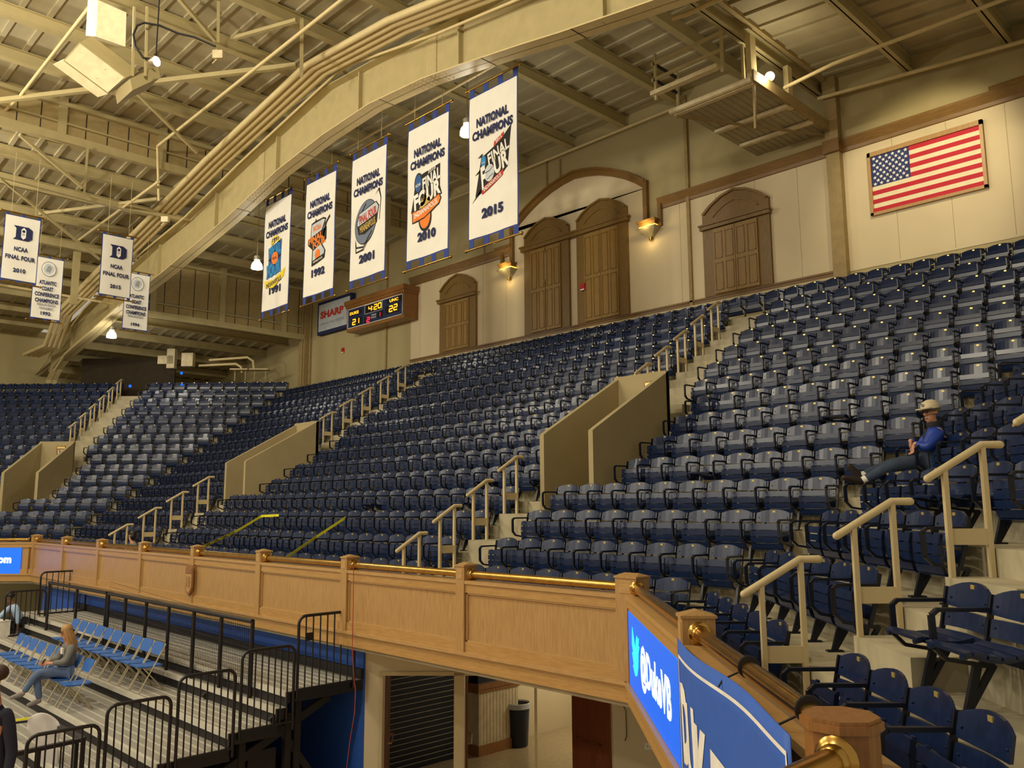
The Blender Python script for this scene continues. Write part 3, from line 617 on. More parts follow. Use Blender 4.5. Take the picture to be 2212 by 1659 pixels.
for u, v, lab, yy in ((1259, 620, 'red fire alarm box on the right shutter of the double opening', YW-.17), (741, 757, 'small red fire alarm box on the wall below the scoreboard', YW-.02)):
    p = onY(u, v, yy); o = part('fire_alarm', MB().boxax(p, (.09, 0, 0), (0, .03, 0), (0, 0, .11)), 'alarm_red'); tag(o, lab, 'fire alarm'); part('label_plate', MB().boxax(p-Z*.09-Y*.032, (.08, 0, 0), (0, .004, 0), (0, 0, .02)), 'paper_white', o)
# ------------------------------------------------------------------ wall sconces
for x, lab in ((-14.4, 'pyramid brass wall sconce glowing, right of the big wall arch'), (-20.5, 'pyramid brass wall sconce glowing, left of the big wall arch')):
    r = thing('wall_sconce', lab, 'sconce', (x, YW, 7.88), 'pyramid sconces on the end wall')
    part('bracket', MB().box(x-.3, x+.3, YW-.28, YW, 8.3, 8.42).box(x-.34, x+.34, YW-.34, YW, 8.40, 8.47), 'trim_wood', r)
    part('glow_strip', MB().box(x-.29, x+.29, YW-.26, YW-.02, 8.235, 8.3), 'sconce_glow', r)
    bp = MB(); a = [(x-.36, YW, 8.235), (x+.36, YW, 8.235), (x+.36, YW-.36, 8.235), (x-.36, YW-.36, 8.235)]; b = [(x-.08, YW, 7.98), (x+.08, YW, 7.98), (x+.08, YW-.12, 7.98), (x-.08, YW-.12, 7.98)]
    bp.add(a+b, [(0, 1, 2, 3), (7, 6, 5, 4), (0, 4, 5, 1), (1, 5, 6, 2), (2, 6, 7, 3), (3, 7, 4, 0)]); part('pyramid', bp, 'flower_metal', r)
    part('finial', MB().lathe((x, YW-.07, 7.86), [(.03, 0), (.06, .03), (.06, .07), (.04, .12)], Z, 12), 'brass', r, 40)
    lamp('POINT', 'sconce_light', (x, YW-.45, 8.28), 14, (1, .72, .3), shadow_soft_size=.08); lamp('POINT', 'sconce_light', (x, YW-.2, 7.78), 1.2, (1, .72, .3), shadow_soft_size=.05)
# ------------------------------------------------------------------ scoreboard and advertising sign
SY = 19.25; TL, BR = onY(752, 660, SY), onY(872, 684, SY)
x0, x1 = onY(749, 690, SY).x, onY(873, 650, SY).x; zt, zb = onY(873, 614, SY).z, onY(750, 718, SY).z
r = part('scoreboard', MB().box(x0, x1, SY, YW, zb, zt), 'oak_dark'); tag(r, 'electronic scoreboard in an oak case showing 21 to 22 and 4:20', 'scoreboard')
part('top_moulding', MB().box(x0-.08, x1+.08, SY-.1, YW, zt-.2, zt).box(x0-.04, x1+.04, SY-.05, YW, zt-.3, zt-.2), 'oak_dark', r)
fx0, fx1, fz0, fz1 = x0+.12, x1-.06, zb+.12, zt-.36; W2, H2 = fx1-fx0, fz1-fz0
part('face', MB().box(fx0, fx1, SY-.02, SY, fz0, fz1), 'board_navy', r)
fm = MB()
for b_ in ((fx0, fx1, fz0, fz0+.025), (fx0, fx1, fz1-.025, fz1), (fx0, fx0+.025, fz0, fz1), (fx1-.025, fx1, fz0, fz1)): fm.box(b_[0], b_[1], SY-.03, SY, b_[2], b_[3])
part('face_border', fm, 'paper_white', r)
def win(a0, a1, b0, b1, nm='display_window'): return part(nm, MB().box(fx0+a0*W2, fx0+a1*W2, SY-.026, SY-.02, fz0+b0*H2, fz0+b1*H2), 'board_black', r)
def sl(s, a, b, w, h, m, bold=.02): part('digits' if any(c.isdigit() for c in s) else 'lettering', letters(s, (fx0+a*W2, SY-.031, fz0+b*H2), X, Z, w*W2, h*H2, bold), m, r)
SEG = {'0': 'abcdef', '1': 'bc', '2': 'abged', '4': 'fgbc'}
def digit(d, a, b, w, h, m):
    mb = MB(); cx, cz = fx0+a*W2, fz0+b*H2; w *= W2; h *= H2; t = w*.22
    S_ = {'a': (0, h/2, w, t), 'g': (0, 0, w, t), 'd': (0, -h/2, w, t), 'f': (-w/2, h/4, t, h/2), 'b': (w/2, h/4, t, h/2), 'e': (-w/2, -h/4, t, h/2), 'c': (w/2, -h/4, t, h/2)}
    for s in SEG[d]: x, z, ww, hh = S_[s]; mb.box(cx+x-ww/2, cx+x+ww/2, SY-.034, SY-.026, cz+z-hh/2, cz+z+hh/2)
    part('digit', mb, m, r)
win(.02, .27, .62, .86); win(.72, .98, .70, .93); win(.33, .64, .52, .95); win(.06, .28, .08, .48); win(.70, .94, .2, .62); win(.32, .44, .04, .38); win(.56, .66, .14, .46)
wb = MB()
for a0, a1, b0, b1 in ((.325, .645, .51, .525), (.325, .645, .945, .96), (.325, .33, .51, .96), (.64, .645, .51, .96)): wb.box(fx0+a0*W2, fx0+a1*W2, SY-.03, SY-.02, fz0+b0*H2, fz0+b1*H2)
part('clock_border', wb, 'paper_white', r)
sl('DUKE', .125, .745, .17, .15, 'led_amber', .04); sl('UNC', .85, .815, .15, .15, 'led_amber', .04)
digit('4', .425, .73, .05, .24, 'led_amber'); part('colon', MB().box(fx0+.468*W2, fx0+.48*W2, SY-.034, SY-.026, fz0+.77*H2, fz0+.80*H2).box(fx0+.468*W2, fx0+.48*W2, SY-.034, SY-.026, fz0+.65*H2, fz0+.68*H2), 'led_amber', r); digit('2', .525, .74, .05, .24, 'led_amber'); digit('0', .60, .75, .05, .24, 'led_amber')
digit('2', .125, .28, .055, .26, 'led_amber'); digit('1', .19, .29, .055, .26, 'led_amber'); digit('2', .80, .42, .055, .26, 'led_amber'); digit('2', .88, .44, .055, .26, 'led_amber'); digit('2', .395, .2, .05, .22, 'led_red'); digit('1', .60, .30, .02, .2, 'led_red')
sl('TEAM', .49, .37, .09, .09, 'paper_white', .01); sl('FOULS', .49, .25, .09, .09, 'paper_white', .01)
AY = 19.7; ax0, ax1 = onY(686, 690, AY).x, onY(757, 690, AY).x; az0, az1 = onY(686, 725, AY).z, onY(686, 660, AY).z
r2 = part('advertising_sign', MB().box(ax0, ax1, AY, YW, az0, az1+.1), 'letter_navy'); tag(r2, 'white advertising sign with red lettering in a navy frame, left of the scoreboard', 'sign')
part('face', MB().box(ax0+.12, ax1-.06, AY-.015, AY, az0+.14, az1-.04), 'ink_pale', r2)
sc_ = (ax0+ax1)/2-.08
part('lettering', letters('SHARP', (sc_-.05, AY-.02, az0+(az1-az0)*.62), X, Z, 1.9, .34, .06), 'ink_red', r2); part('lettering', letters('SHARP BUSINESS SYSTEMS', (sc_-.05, AY-.02, az0+(az1-az0)*.33), X, Z, 1.9, .1, .0), 'ink_grey', r2)
# ------------------------------------------------------------------ framed flag
fl = [onY(u, v, YW-.09) for u, v in ((1872, 331), (2120, 259), (2135, 404), (1882, 467))]
X0, X1 = (fl[0].x+fl[3].x)/2, (fl[1].x+fl[2].x)/2; Z0, Z1 = (fl[2].z+fl[3].z)/2, (fl[0].z+fl[1].z)/2
r = thing('framed_flag', 'large American flag in an oak frame, spotlit on the end wall', 'flag', ((X0+X1)/2, YW, Z0))
fw = .07; ff = MB()
for b_ in ((X0, X1, Z0, Z0+fw), (X0, X1, Z1-fw*1.6, Z1), (X0, X0+fw, Z0, Z1), (X1-fw, X1, Z0, Z1)): ff.box(b_[0], b_[1], YW-.1, YW, b_[2], b_[3])
part('frame', ff, 'oak', r); a0, a1, b0, b1 = X0+fw, X1-fw, Z0+fw, Z1-fw*1.6
part('field', MB().box(a0, a1, YW-.06, YW-.02, b0, b1), 'flag_white', r); st = MB(); sh_ = (b1-b0)/13
cw = (a1-a0)*.37
for i in range(0, 13, 2):
    z1_ = b1-i*sh_; st.box(a0+(cw if i < 7 else 0), a1, YW-.064, YW-.06, z1_-sh_, z1_)
part('stripes', st, 'flag_red', r); part('canton', MB().box(a0, a0+cw, YW-.064, YW-.06, b1-7*sh_, b1), 'flag_blue', r)
sm = MB()
for row in range(9):
    for c in range(6 if row % 2 == 0 else 5):
        cx = a0+cw*((c+.5 if row % 2 == 0 else c+1)/6); cz = b1-7*sh_*(row+.7)/9.4; pts = []
        for k in range(10): R_ = .05 if k % 2 == 0 else .021; t = math.pi/2+k*math.pi/5; pts.append((cx+R_*math.cos(t), YW-.066, cz+R_*math.sin(t)))
        sm.add(pts+[(cx, YW-.066, cz)], [(k, (k+1) % 10, 10) for k in range(10)])
part('stars', sm, 'paper_white', r)
# ------------------------------------------------------------------ hanging banners
def banner(name, c0, xd, w, h, label, grp, draw, tabs=4, rod=.025, tabh=.25, border=.03, tabm='banner_blue'):
    """c0: top-left corner of the white cloth seen from the front; xd: to the viewer's right"""
    c0, xd = Vector(c0), Vector(xd).normalized(); n = xd.cross(Z)     # towards the viewer
    def P(a, b, d=0.): return c0+xd*a-Z*b+n*(d+(.012*math.sin(a*5.2+1)*min(1, b*2+.2)+.006*math.sin(b*2.3+a*3))*(d < .003))
    r = thing(name, label, 'banner', c0+xd*w/2-Z*h, grp)
    nx, ny = 16, 24
    def sheet(x0, x1, y0, y1, d, nx=nx, ny=ny):
        mb = MB(); mb.add([P(x0+(x1-x0)*i/nx, y0+(y1-y0)*j/ny, d) for j in range(ny+1) for i in range(nx+1)], [(j*(nx+1)+i, (j+1)*(nx+1)+i, (j+1)*(nx+1)+i+1, j*(nx+1)+i+1) for j in range(ny) for i in range(nx)]); return mb
    part('cloth', sheet(0, w, 0, h, 0), 'white_cloth', r, 60)
    bm = sheet(-border, w+border, -border, h+border, -.006)
    part('border', bm, tabm, r, 60)
    for i in range(tabs):
        a = w*(i+.0)/(tabs-1); a = min(max(a-.08*w*(i/(tabs-1)), 0), w); tw = w*.1
        for q, (y0, y1) in enumerate(((-tabh, .0), (h, h+tabh))): part('tab', MB().prism([P(a, y0), P(a+tw, y0), P(a+tw, y1), P(a, y1)], -n*.01), tabm, r)
    for q, b in ((0, -tabh+.01), (1, h+tabh-.01)):
        a, e = c0-xd*.12-Z*b, c0+xd*(w+.12)-Z*b
        ro = MB().tube([a, e], rod, 8)
        for p in (a, e): ro.sphere(p, rod*1.7, n=8, m=6)
        part('rod', ro, 'brass', r, 50)
    for a in (.15*w, .85*w): part('hanging_wire', MB().tube([c0+xd*a+Z*tabh, c0+xd*a+Z*(tabh+(1.9 if w > 1.3 else 1.6))], .006, 4), 'steel_paint', r)
    def L(s, a, b, ww, hh, m='letter_navy', bold=.03, sh=0., rot=0., d=.006, nm='lettering'):
        v, f, asp = text_mesh(s, bold, sh); pts = []
        for x, y in v:
            px, py = (x-.5)*ww, (y-.5)*hh; pts.append(P((a+px*math.cos(rot)-py*math.sin(rot)), (b-px*math.sin(rot)-py*math.cos(rot)), d))
        part(nm, MB().add([p+n*.016 for p in pts], f), m, r)
    def S(poly, m, d=.004, nm='emblem_shape'):
        mb = MB().add([P(a, b, d)+n*.014 for a, b in poly], [tuple(range(len(poly)))[::-1]]); part(nm, mb, m, r)
    def EL(a, b, rx, ry, rot=0., k=28): return [(a+rx*math.cos(2*math.pi*i/k)*math.cos(rot)-ry*math.sin(2*math.pi*i/k)*math.sin(rot), b+rx*math.cos(2*math.pi*i/k)*math.sin(rot)+ry*math.sin(2*math.pi*i/k)*math.cos(rot)) for i in range(k)]
    draw(L, S, EL, w, h); return r
def head(L, w, h, yr, y=None):
    L('NATIONAL', w*.5, h*.20, w*.68, h*.066, bold=.055); L('CHAMPIONS', w*.5, h*.288, w*.86, h*.066, bold=.055); L(yr, w*.5, h*.85 if y is None else y, w*.45, h*.07, bold=.055)
def d2015(L, S, E_, w, h):
    head(L, w, h, '2015'); c = h*.54
    S([(.22, c+.62), (.42, c-.28), (.95, c-.46), (1.05, c-.5), (1.42, c-.78), (1.30, c+.18), (1.06, c+.34), (.62, c+.52)], 'ink_black'); S([(.1, c+.75), (.42, c+.46), (.4, c+.56)], 'ink_black'); S([(.2, c+.1), (.4, c-.02), (.38, c+.06)], 'ink_black'); S([(.3, c-.3), (.46, c-.38), (.45, c-.3)], 'ink_black')
    S([(.46, c+.47), (1.16, c+.2), (1.14, c+.34), (.44, c+.62)], 'ink_red', .006); L('INDIANAPOLIS', .8, c+.41, .62, .1, 'paper_white', .02, rot=.36, d=.009)
    S([(.86, c-.54), (1.18, c-.68), (1.16, c-.56), (.84, c-.42)], 'ink_red', .006); L('2015', 1.01, c-.55, .22, .08, 'paper_white', .02, rot=.4, d=.009)
    S(E_(.5, c-.16, .08, .15), 'ink_blue', .007); L('NCAA', .5, c-.14, .11, .04, 'paper_white', 0, d=.01)
    L('FINAL', .98, c-.26, .72, .27, 'paper_white', .03, .2, .32, .009); L('F', .5, c+.22, .2, .56, 'paper_white', .04, .2, .2, .009); S(E_(.7, c+.16, .16, .2), 'paper_white', .009); S(E_(.7, c+.16, .15, .19), 'ink_pale', .0095); S([(.56, c+.12), (.7, c+.1), (.85, c+.02), (.85, c+.035), (.7, c+.12), (.56, c+.14)], 'ink_black', .011); S([(.62, c+.3), (.72, c+.24), (.83, c+.2), (.83, c+.215), (.72, c+.26), (.63, c+.315)], 'ink_black', .011)
    L('UR', 1.07, c+.01, .46, .42, 'paper_white', .04, .2, .3, .009)
def d2010(L, S, E_, w, h):
    head(L, w, h, '2010'); c = h*.56
    S([(.16, c+.3), (.26, c-.1), (.32, c-.5), (.62, c-.62), (1.3, c-.7), (1.3, c-.12), (1.38, c+.1), (1.2, c+.16), (.4, c+.4)], 'ink_black')
    S(E_(.44, c-.42, .16, .27), 'ink_black', .005); S(E_(.44, c-.42, .13, .23), 'ink_royal', .006); L('NCAA', .44, c-.37, .2, .08, 'paper_white', .02, rot=.15, d=.009)
    S(E_(.72, c+.55, .25, .34), 'ink_black', .005); S(E_(.72, c+.52, .21, .3), 'ink_orange', .006)
    L('2010', .98, c-.62, .3, .09, 'paper_white', .02, rot=.16, d=.009); L('FINAL', .95, c-.4, .72, .3, 'paper_white', .04, .2, .2, .009); L('FOUR', .78, c-.02, 1.06, .42, 'paper_white', .05, .15, .2, .009)
    S([(.5, c+.28), (.6, c+.0), (.66, c+.12), (.72, c-.18), (.8, c+.1), (.9, c-.02), (.95, c+.24)], 'ink_gold', .011)
    S([(.2, c+.28), (.62, c+.28), (1.28, c+.06), (1.36, c+.2), (1.28, c+.34), (.7, c+.56), (.22, c+.6)], 'ink_black', .011); S([(.23, c+.3), (.62, c+.3), (1.27, c+.09), (1.32, c+.2), (1.26, c+.31), (.7, c+.53), (.25, c+.57)], 'ink_orange', .012); L('INDIANAPOLIS', .76, c+.33, .92, .14, 'paper_white', .03, rot=.2, d=.015)
def d2001(L, S, E_, w, h):
    head(L, w, h, '2001'); c = h*.56
    S(E_(.72, c, .5, .62, .35), 'ink_black', .004); S(E_(.72, c, .48, .6, .35), 'ink_steel', .006); S([(.3, c-.1), (.7, c-.52), (.74, c-.5), (.34, c-.06)], 'ink_black', .008)
    for k in (0, .07): S([(1.1+k, c-.62), (1.3+k*.6, c-.8), (1.42, c-.5), (1.36, c+.1), (1.34, c+.1), (1.39, c-.5), (1.28+k*.6, c-.76)], 'ink_black', .007); S([(.24, c+.36+k), (.3, c+.62+k*2), (.62, c+.66+k), (1.0, c+.3), (1.01, c+.33), (.62, c+.7+k), (.27, c+.66+k*2)], 'ink_black', .008)
    S([(.3, c-.02), (.4, c-.3), (1.2, c-.46), (1.34, c-.3), (1.28, c-.1), (1.24, c+.14), (.7, c+.34), (.4, c+.3)], 'ink_black', .010); S([(.33, c-.02), (.43, c-.28), (1.19, c-.43), (1.3, c-.29), (1.25, c-.12), (.36, c+.06)], 'ink_pale', .011); L('FINAL FOUR', .82, c-.16, .82, .24, 'ink_red', .04, rot=.16, d=.013); L('MINNEAPOLIS', .82, c+.12, .72, .2, 'ink_gold', .03, rot=.18, d=.013)
def d1992(L, S, E_, w, h):
    head(L, w, h, '1992', h*.82); c = h*.55
    S([(.36, c-.6), (.56, c-.64), (.6, c-.72), (.64, c-.64), (1.0, c-.66), (1.16, c-.6), (.98, c-.3), (.94, c+.1), (1.16, c+.36), (1.12, c+.56), (.42, c+.7), (.44, c+.2), (.32, c-.1)], 'ink_black', .004); S([(.39, c-.56), (.98, c-.61), (1.1, c-.57), (.94, c-.3), (.9, c+.12), (1.1, c+.34), (1.07, c+.48), (.47, c+.6), (.49, c+.2), (.36, c-.1)], 'ink_pale', .006)
    S([(1.0, c-.1), (1.1, c-.46), (1.16, c-.5), (1.34, c-.66), (1.38, c-.58), (1.2, c-.44), (1.06, c-.06)], 'ink_black', .007); L('NCAA', .68, c-.42, .42, .17, 'ink_orange', .04, rot=.08, d=.009)
    S([(.2, c-.16), (1.2, c-.34), (1.2, c+.04), (.5, c+.24), (.2, c+.02)], 'ink_black', .007); L('FINAL', .62, c-.12, .76, .2, 'ink_orange', .05, rot=.14, d=.01); L('FOUR', .82, c+.06, .68, .2, 'ink_orange', .05, rot=.14, d=.01); S(E_(.74, c+.4, .14, .16), 'ink_orange', .009); S([(.44, c+.55), (1.1, c+.44), (1.1, c+.58), (.44, c+.7)], 'ink_black', .009); L('MINNEAPOLIS', .77, c+.57, .5, .06, 'paper_white', .01, rot=.14, d=.012)
def d1991(L, S, E_, w, h):
    head(L, w, h, '1991', h*.83); c = h*.53
    S([(.42, c-.56), (.7, c-.74), (1.02, c-.56), (1.0, c-.42), (.7, c-.54), (.46, c-.42)], 'ink_yellow', .005); L('1991', .72, c-.58, .4, .13, 'letter_navy', .03, d=.009)
    S([(.3, c-.36), (1.12, c-.52), (1.1, c+.2), (1.12, c+.5), (.22, c+.62), (.34, c+.1)], 'ink_royal', .005); L('FINAL', .72, c-.24, .74, .34, 'ink_blue', .06, rot=.12, d=.008); L('FOUR', .68, c+.36, .86, .46, 'ink_blue', .06, rot=.12, d=.008)
    S([(.3, c+.02), (.6, c-.06), (.72, c-.26), (.84, c-.06), (1.14, c-.02), (.86, c+.12), (.74, c+.3), (.6, c+.14)], 'letter_navy', .010); S(E_(.73, c+.02, .2, .2), 'ink_orange', .012); L('NCAA', .73, c+.02, .24, .09, 'letter_navy', .02, d=.014)
    S([(.12, c+.66), (.7, c+.72), (1.24, c+.5), (1.4, c+.46), (1.3, c+.72), (.7, c+.96), (.16, c+.9)], 'ink_yellow', .009); L('INDIANAPOLIS', .72, c+.79, .92, .15, 'letter_navy', .02, rot=.14, d=.012)
BX = [-14.05, -16.42, -18.98, -21.42, -23.92]
for x, yr, dr, pl in zip(BX, ('2015', '2010', '2001', '1992', '1991'), (d2015, d2010, d2001, d1992, d1991), ('with a black and red emblem', 'with an orange basketball emblem', 'with a grey oval emblem', 'with an orange lettered map emblem', 'with a blue and yellow emblem')):
    banner('championship_banner', (x, 12.35, 9.56), X, 1.58, 3.45, f'long white {yr} national champions banner {pl}', 'national champions banners', dr)
def dff(yr):
    def f(L, S, E_, w, h):
        S([(w*.24, h*.15), (w*.68, h*.15), (w*.8, h*.19), (w*.8, h*.33), (w*.68, h*.37), (w*.24, h*.37), (w*.32, h*.33), (w*.32, h*.19)], 'letter_navy', .004); S([(w*.54, h*.165), (w*.61, h*.20), (w*.61, h*.32), (w*.54, h*.355), (w*.47, h*.32), (w*.47, h*.20)], 'paper_white', .007)
        S(E_(w*.54, h*.225, w*.045, h*.022), 'letter_navy', .009); L('FF', w*.54, h*.28, w*.07, h*.035, 'ink_grey', .02, d=.01)
        L('NCAA', w*.5, h*.515, w*.4, h*.07, bold=.04); L('FINAL FOUR', w*.5, h*.65, w*.86, h*.07, bold=.04); L(yr, w*.5, h*.85, w*.36, h*.065, bold=.04)
    return f
def dacc(yr, extra):
    def f(L, S, E_, w, h):
        S(E_(w*.5, h*.18, w*.26, h*.125), 'ink_grey', .004); S(E_(w*.5, h*.18, w*.235, h*.112), 'paper_white', .006); S(E_(w*.5, h*.18, w*.19, h*.09), 'ink_pale', .007); S([(w*.4, h*.22), (w*.46, h*.13), (w*.56, h*.12), (w*.6, h*.17), (w*.55, h*.24)], 'ink_grey', .009)
        for i, (s, ww) in enumerate((('ATLANTIC', .6), ('COAST', .4), ('CONFERENCE', .84), ('CHAMPIONS', .8))): L(s, w*.5, h*(.41+.1*i), w*ww, h*.068, bold=.04)
        for i, s in enumerate(extra): L(s, w*.5, h*(.775+.06*i), w*(.64 if len(s) > 11 else .5), h*.04, 'ink_grey', .03)
        L(yr, w*.5, h*.92, w*.34, h*.06, bold=.04)
    return f
def side_banner(u0, v0, u1, u2, v2, X_, lab, dr):
    a = onX(u0, v0, X_); b = onX(u1, v0+8, X_); c = onX(u2, v2, X_); banner('season_banner', a, Y, b.y-a.y, a.z-c.z, lab, 'smaller banners at far left', dr, 3, .02, .1, .02)
side_banner(13, 462, 88, 6, 600, -24, 'white NCAA Final Four 2010 banner at the far left edge', dff('2010')); side_banner(223, 505, 288, 219, 634, -24, 'white NCAA Final Four 2015 banner near the arch foot', dff('2015'))
side_banner(76, 553, 138, 68, 684, -30, 'white Atlantic Coast Conference 1992 banner, leftmost of the two', dacc('1992', ('REGULAR SEASON', 'TOURNAMENT'))); side_banner(272, 588, 324, 263, 707, -30, 'white Atlantic Coast Conference 1994 banner beside the arch', dacc('1994', ('REGULAR SEASON',)))
# ------------------------------------------------------------------ roof decks, purlins, clerestory steps
def deck(name, x0, z0, x1, z1, y0, y1, sp=.62, purl=(), ph=.34, pw=.2):
    mb = MB().prism([(x0, y0, z0), (x1, y0, z1), (x1, y1, z1), (x0, y1, z0)], (0, 0, .08)); r = struct(name, mb, 'ceiling_paint')
    rb = MB(); y = y0+.2
    while y < y1:
        rb.boxax(((x0+x1)/2, y, (z0+z1)/2-.03), ((x1-x0)/2, 0, (z1-z0)/2), (0, .06, 0), (0, 0, .03)); y += sp
    part('deck_ribs', rb, 'ceiling_paint', r)
    for x in purl:
        z = z0+(z1-z0)*(x-x0)/(x1-x0)-.06
        b = MB().box(x-pw/2, x+pw/2, y0, y1, z-ph, z-ph+.025).box(x-.015, x+.015, y0, y1, z-ph, z).box(x-pw/2, x+pw/2, y0, y1, z-.02, z)
        part('purlin', b, 'steel_paint', r)
    return r
deck('ceiling_high', -26.2, 12.17, -8.8, 12.17, -3, YW, purl=[-24.05, -21.88, -19.64, -17.45, -15.3, -13.25, -11.1])
deck('ceiling_side', -8.8, 10.82, 2, 9.9, -3, YW, purl=[-8.98, -6.77, -4.66, -2.5, -.4]); deck('ceiling_far_side', -47, 8.85, -26.2, 11.0, -3, 11.95, purl=[-44.5, -42.4, -40.2, -38, -35.9, -33.8, -31.6, -29.5, -27.6]); deck('ceiling_far_corner', -34.1, 10.35, -26.2, 11.0, 11.95, YW, purl=[-32.5, -30.4, -28.3])
deck('ceiling_far_low', -47, 6.75, -34.1, 8.35, 11.95, YW, .62, purl=[-44.6, -42.4, -40.2, -38.0, -35.9])
for i, (x, z0, z1, y0) in enumerate(((-26.2, 10.8, 12.3, -3), (-34.1, 7.75, 10.45, 12.0))):
    mb = MB().box(x-.1, x, y0, YW, z0, z1); o = struct(f'wall_clerestory_{i+1}', mb, 'clere'); g = MB()
    y = y0
    while y < YW: g.box(x, x+.012, y-.012, y+.012, z0, z1-.35); y += .62
    part('panel_seam', g, 'under_dark', o); p = MB(); y = -2.
    while y < YW: p.box(x, x+.14, y-.12, y+.12, z0, z1); y += 2.95
    p.box(x, x+.18, y0, YW, z1-.42, z1-.3).box(x, x+.2, y0, YW, z0-.05, z0+.2).box(x, x+.12, y0, YW, z0+.55, z0+.6)
    part('frame_member', p, 'steel_paint', o)
struct('wall_step_side', MB().box(-8.8, -8.7, -3, YW, 10.7, 12.3), 'clere')
struct('wall_far_side', MB().box(-47.2, -46.9, -3, YW, -5, 9), 'wall_upper')
# ------------------------------------------------------------------ the big riveted arch girder
KA = .967; YA0, YA1 = 11.39, 11.85
bot = [(-44.6, 5.6), (-44.2, 6.2), (-43.5, 6.65), (-42.6, 6.93), (-41.0, 7.2), (-38.4, 7.6), (-36.3, 8.0), (-33.5, 8.35), (-30.7, 8.7), (-28.0, 9.1), (-25.4, 9.5), (-22.25, 10.12), (-19.7, 10.4), (-17.45, 10.5), (-15.2, 10.33), (-13.8, 10.12), (-11.76, 9.77), (-10.64, 9.56), (-9.05, 9.3), (-6.5, 8.9), (-3.5, 8.45), (-.5, 8.0)]
bot = [(x*KA, z*KA) for x, z in bot]
def topz(x): x = x/KA; return KA*(11.85-.155*abs(x+19.5) if x < -19.5 else 11.85-.085*abs(x+19.5))
web = MB(); fl_ = MB(); tf = MB()
for (x0, z0), (x1, z1) in zip(bot[:-1], bot[1:]):
    web.prism([(x0, 11.62, z0), (x1, 11.62, z1), (x1, 11.62, topz(x1)), (x0, 11.62, topz(x0))], (0, .03, 0))
    fl_.prism([(x0, YA0, z0), (x1, YA0, z1), (x1, YA0, z1+.03), (x0, YA0, z0+.03)], (0, YA1-YA0, 0)); tf.prism([(x0, YA0, topz(x0)), (x1, YA0, topz(x1)), (x1, YA0, topz(x1)+.03), (x0, YA0, topz(x0)+.03)], (0, YA1-YA0, 0))
ar = part('arch_girder', web, 'steel_paint'); tag(ar, 'massive tan riveted steel arch girder spanning the roof', 'girder')
part('bottom_flange', fl_, 'duct_paint', ar); part('top_flange', tf, 'steel_paint', ar)
def bz(x):
    for (x0, z0), (x1, z1) in zip(bot[:-1], bot[1:]):
        if x0 <= x <= x1: return z0+(z1-z0)*(x-x0)/(x1-x0)
riv = MB()
for x in (-40, -35.3, -30.4, -25.8, -21.8, -17.5, -13.5, -9.3): part('stiffener', MB().box(x-.02, x+.02, 11.5, 11.62, bz(x), topz(x)), 'steel_paint', ar)
for x in (-22.9, -14.6):
    for a in range(3):
        for k in range(12): riv.sphere((x+.11*a-.1, 11.6, bz(x)+.12+k*.1), .018, n=6, m=4)
    for a in range(8):
        for k in range(4): riv.sphere((x-.5+a*.16, YA0+.06+k*.11, bz(x-.5+a*.16)-.005), .018, n=6, m=4)
    part('splice_plate', MB().box(x-.2, x+.2, 11.6, 11.62, bz(x)+.05, topz(x)), 'steel_paint', ar)
for k in range(46):
    x = -39+k*.62; riv.sphere((x, 11.61, topz(x)-.12), .016, n=6, m=4)
part('rivets', riv, 'duct_paint', ar)
jn = MB()
for x in (-29, -24, -20.2, -16.4, -12.6, -10): jn.box(x-.008, x+.008, YA0, YA1, bz(x)-.006, bz(x))
part('plate_joint', jn, 'under_dark', ar)
# ducts and sprinkler pipe riding along the arch
for j in range(4):
    y = 11.1-.19*j; P_ = [(-44.5, y, 7.35), (-41.2, y, 7.35), (-39.87, y, 8.62), (-25.1, y, 11.08), (-19.0, y, 11.86), (-15.3, y, 11.5), (-11.5, y, 10.78), (-6, y, 9.75), (-2, y, 9.0)]; P_ = [(a*.973, b, c*.973) for a, b, c in P_]
    o = part('conduit', MB().tube(P_, .088, 10), 'duct_paint', None, 50); tag(o, f'thick tan conduit along the arch, {ORD(j+1)} away from the girder', 'conduit', 'conduits along the arch girder')
o = part('sprinkler_pipe', MB().tube([onY(85, 799, 11.3), onY(181, 668, 11.3), onY(291, 558, 11.3), onY(397, 471, 11.3), onY(513, 356, 11.3), onY(639, 239, 11.3), onY(724, 160, 11.3), onY(760, 138, 11.3), onY(941, 74, 11.3), onY(1130, -6, 11.3), onY(1300, -60, 11.3)], .035, 8), 'duct_paint', None, 50); tag(o, 'slim pipe following the top edge of the arch girder', 'pipe')
o = part('sprinkler_pipe', MB().tube([onY(118, 800, YA0-.03), onY(140, 765, YA0-.05), onY(257, 660, YA0-.05)], .05, 8), 'duct_paint', None, 50); tag(o, 'pipe running up the foot of the arch girder at left', 'pipe')
# sprinkler lines and sway bracing in the roof
def pipe(pts, r, label, n=8):
    o = part('roof_pipe', MB().tube(pts, r, n), 'duct_paint', None, 50); tag(o, label, 'pipe', 'sprinkler pipes under the roof'); return o
pipe([onZ(340, 316, 11.3), onZ(738, 0, 11.3), onZ(900, -128, 11.3)], .045, 'sprinkler pipe crossing in front of the upper roof beside the conduits')
pipe([onZ(-20, 270, 11.3), onZ(43, 208, 11.3), onZ(195, 13, 11.3), onZ(230, -30, 11.3)], .045, 'sprinkler pipe passing behind the hanging loudspeaker at upper left')
pipe([onZ(340, 316, 11.3), onZ(343, 434, 9.6)], .04, 'short vertical drop pipe under the clerestory at left'); pipe([onZ(343, 392, 10.0), onZ(169, 519, 10.0)], .045, 'sprinkler pipe sloping down to the left under the middle roof')
pipe([onZ(0, 615, 8.3), onZ(200, 648, 8.3), onZ(405, 690, 8.3), onZ(616, 752, 8.3)], .05, 'long horizontal pipe under the far low roof')
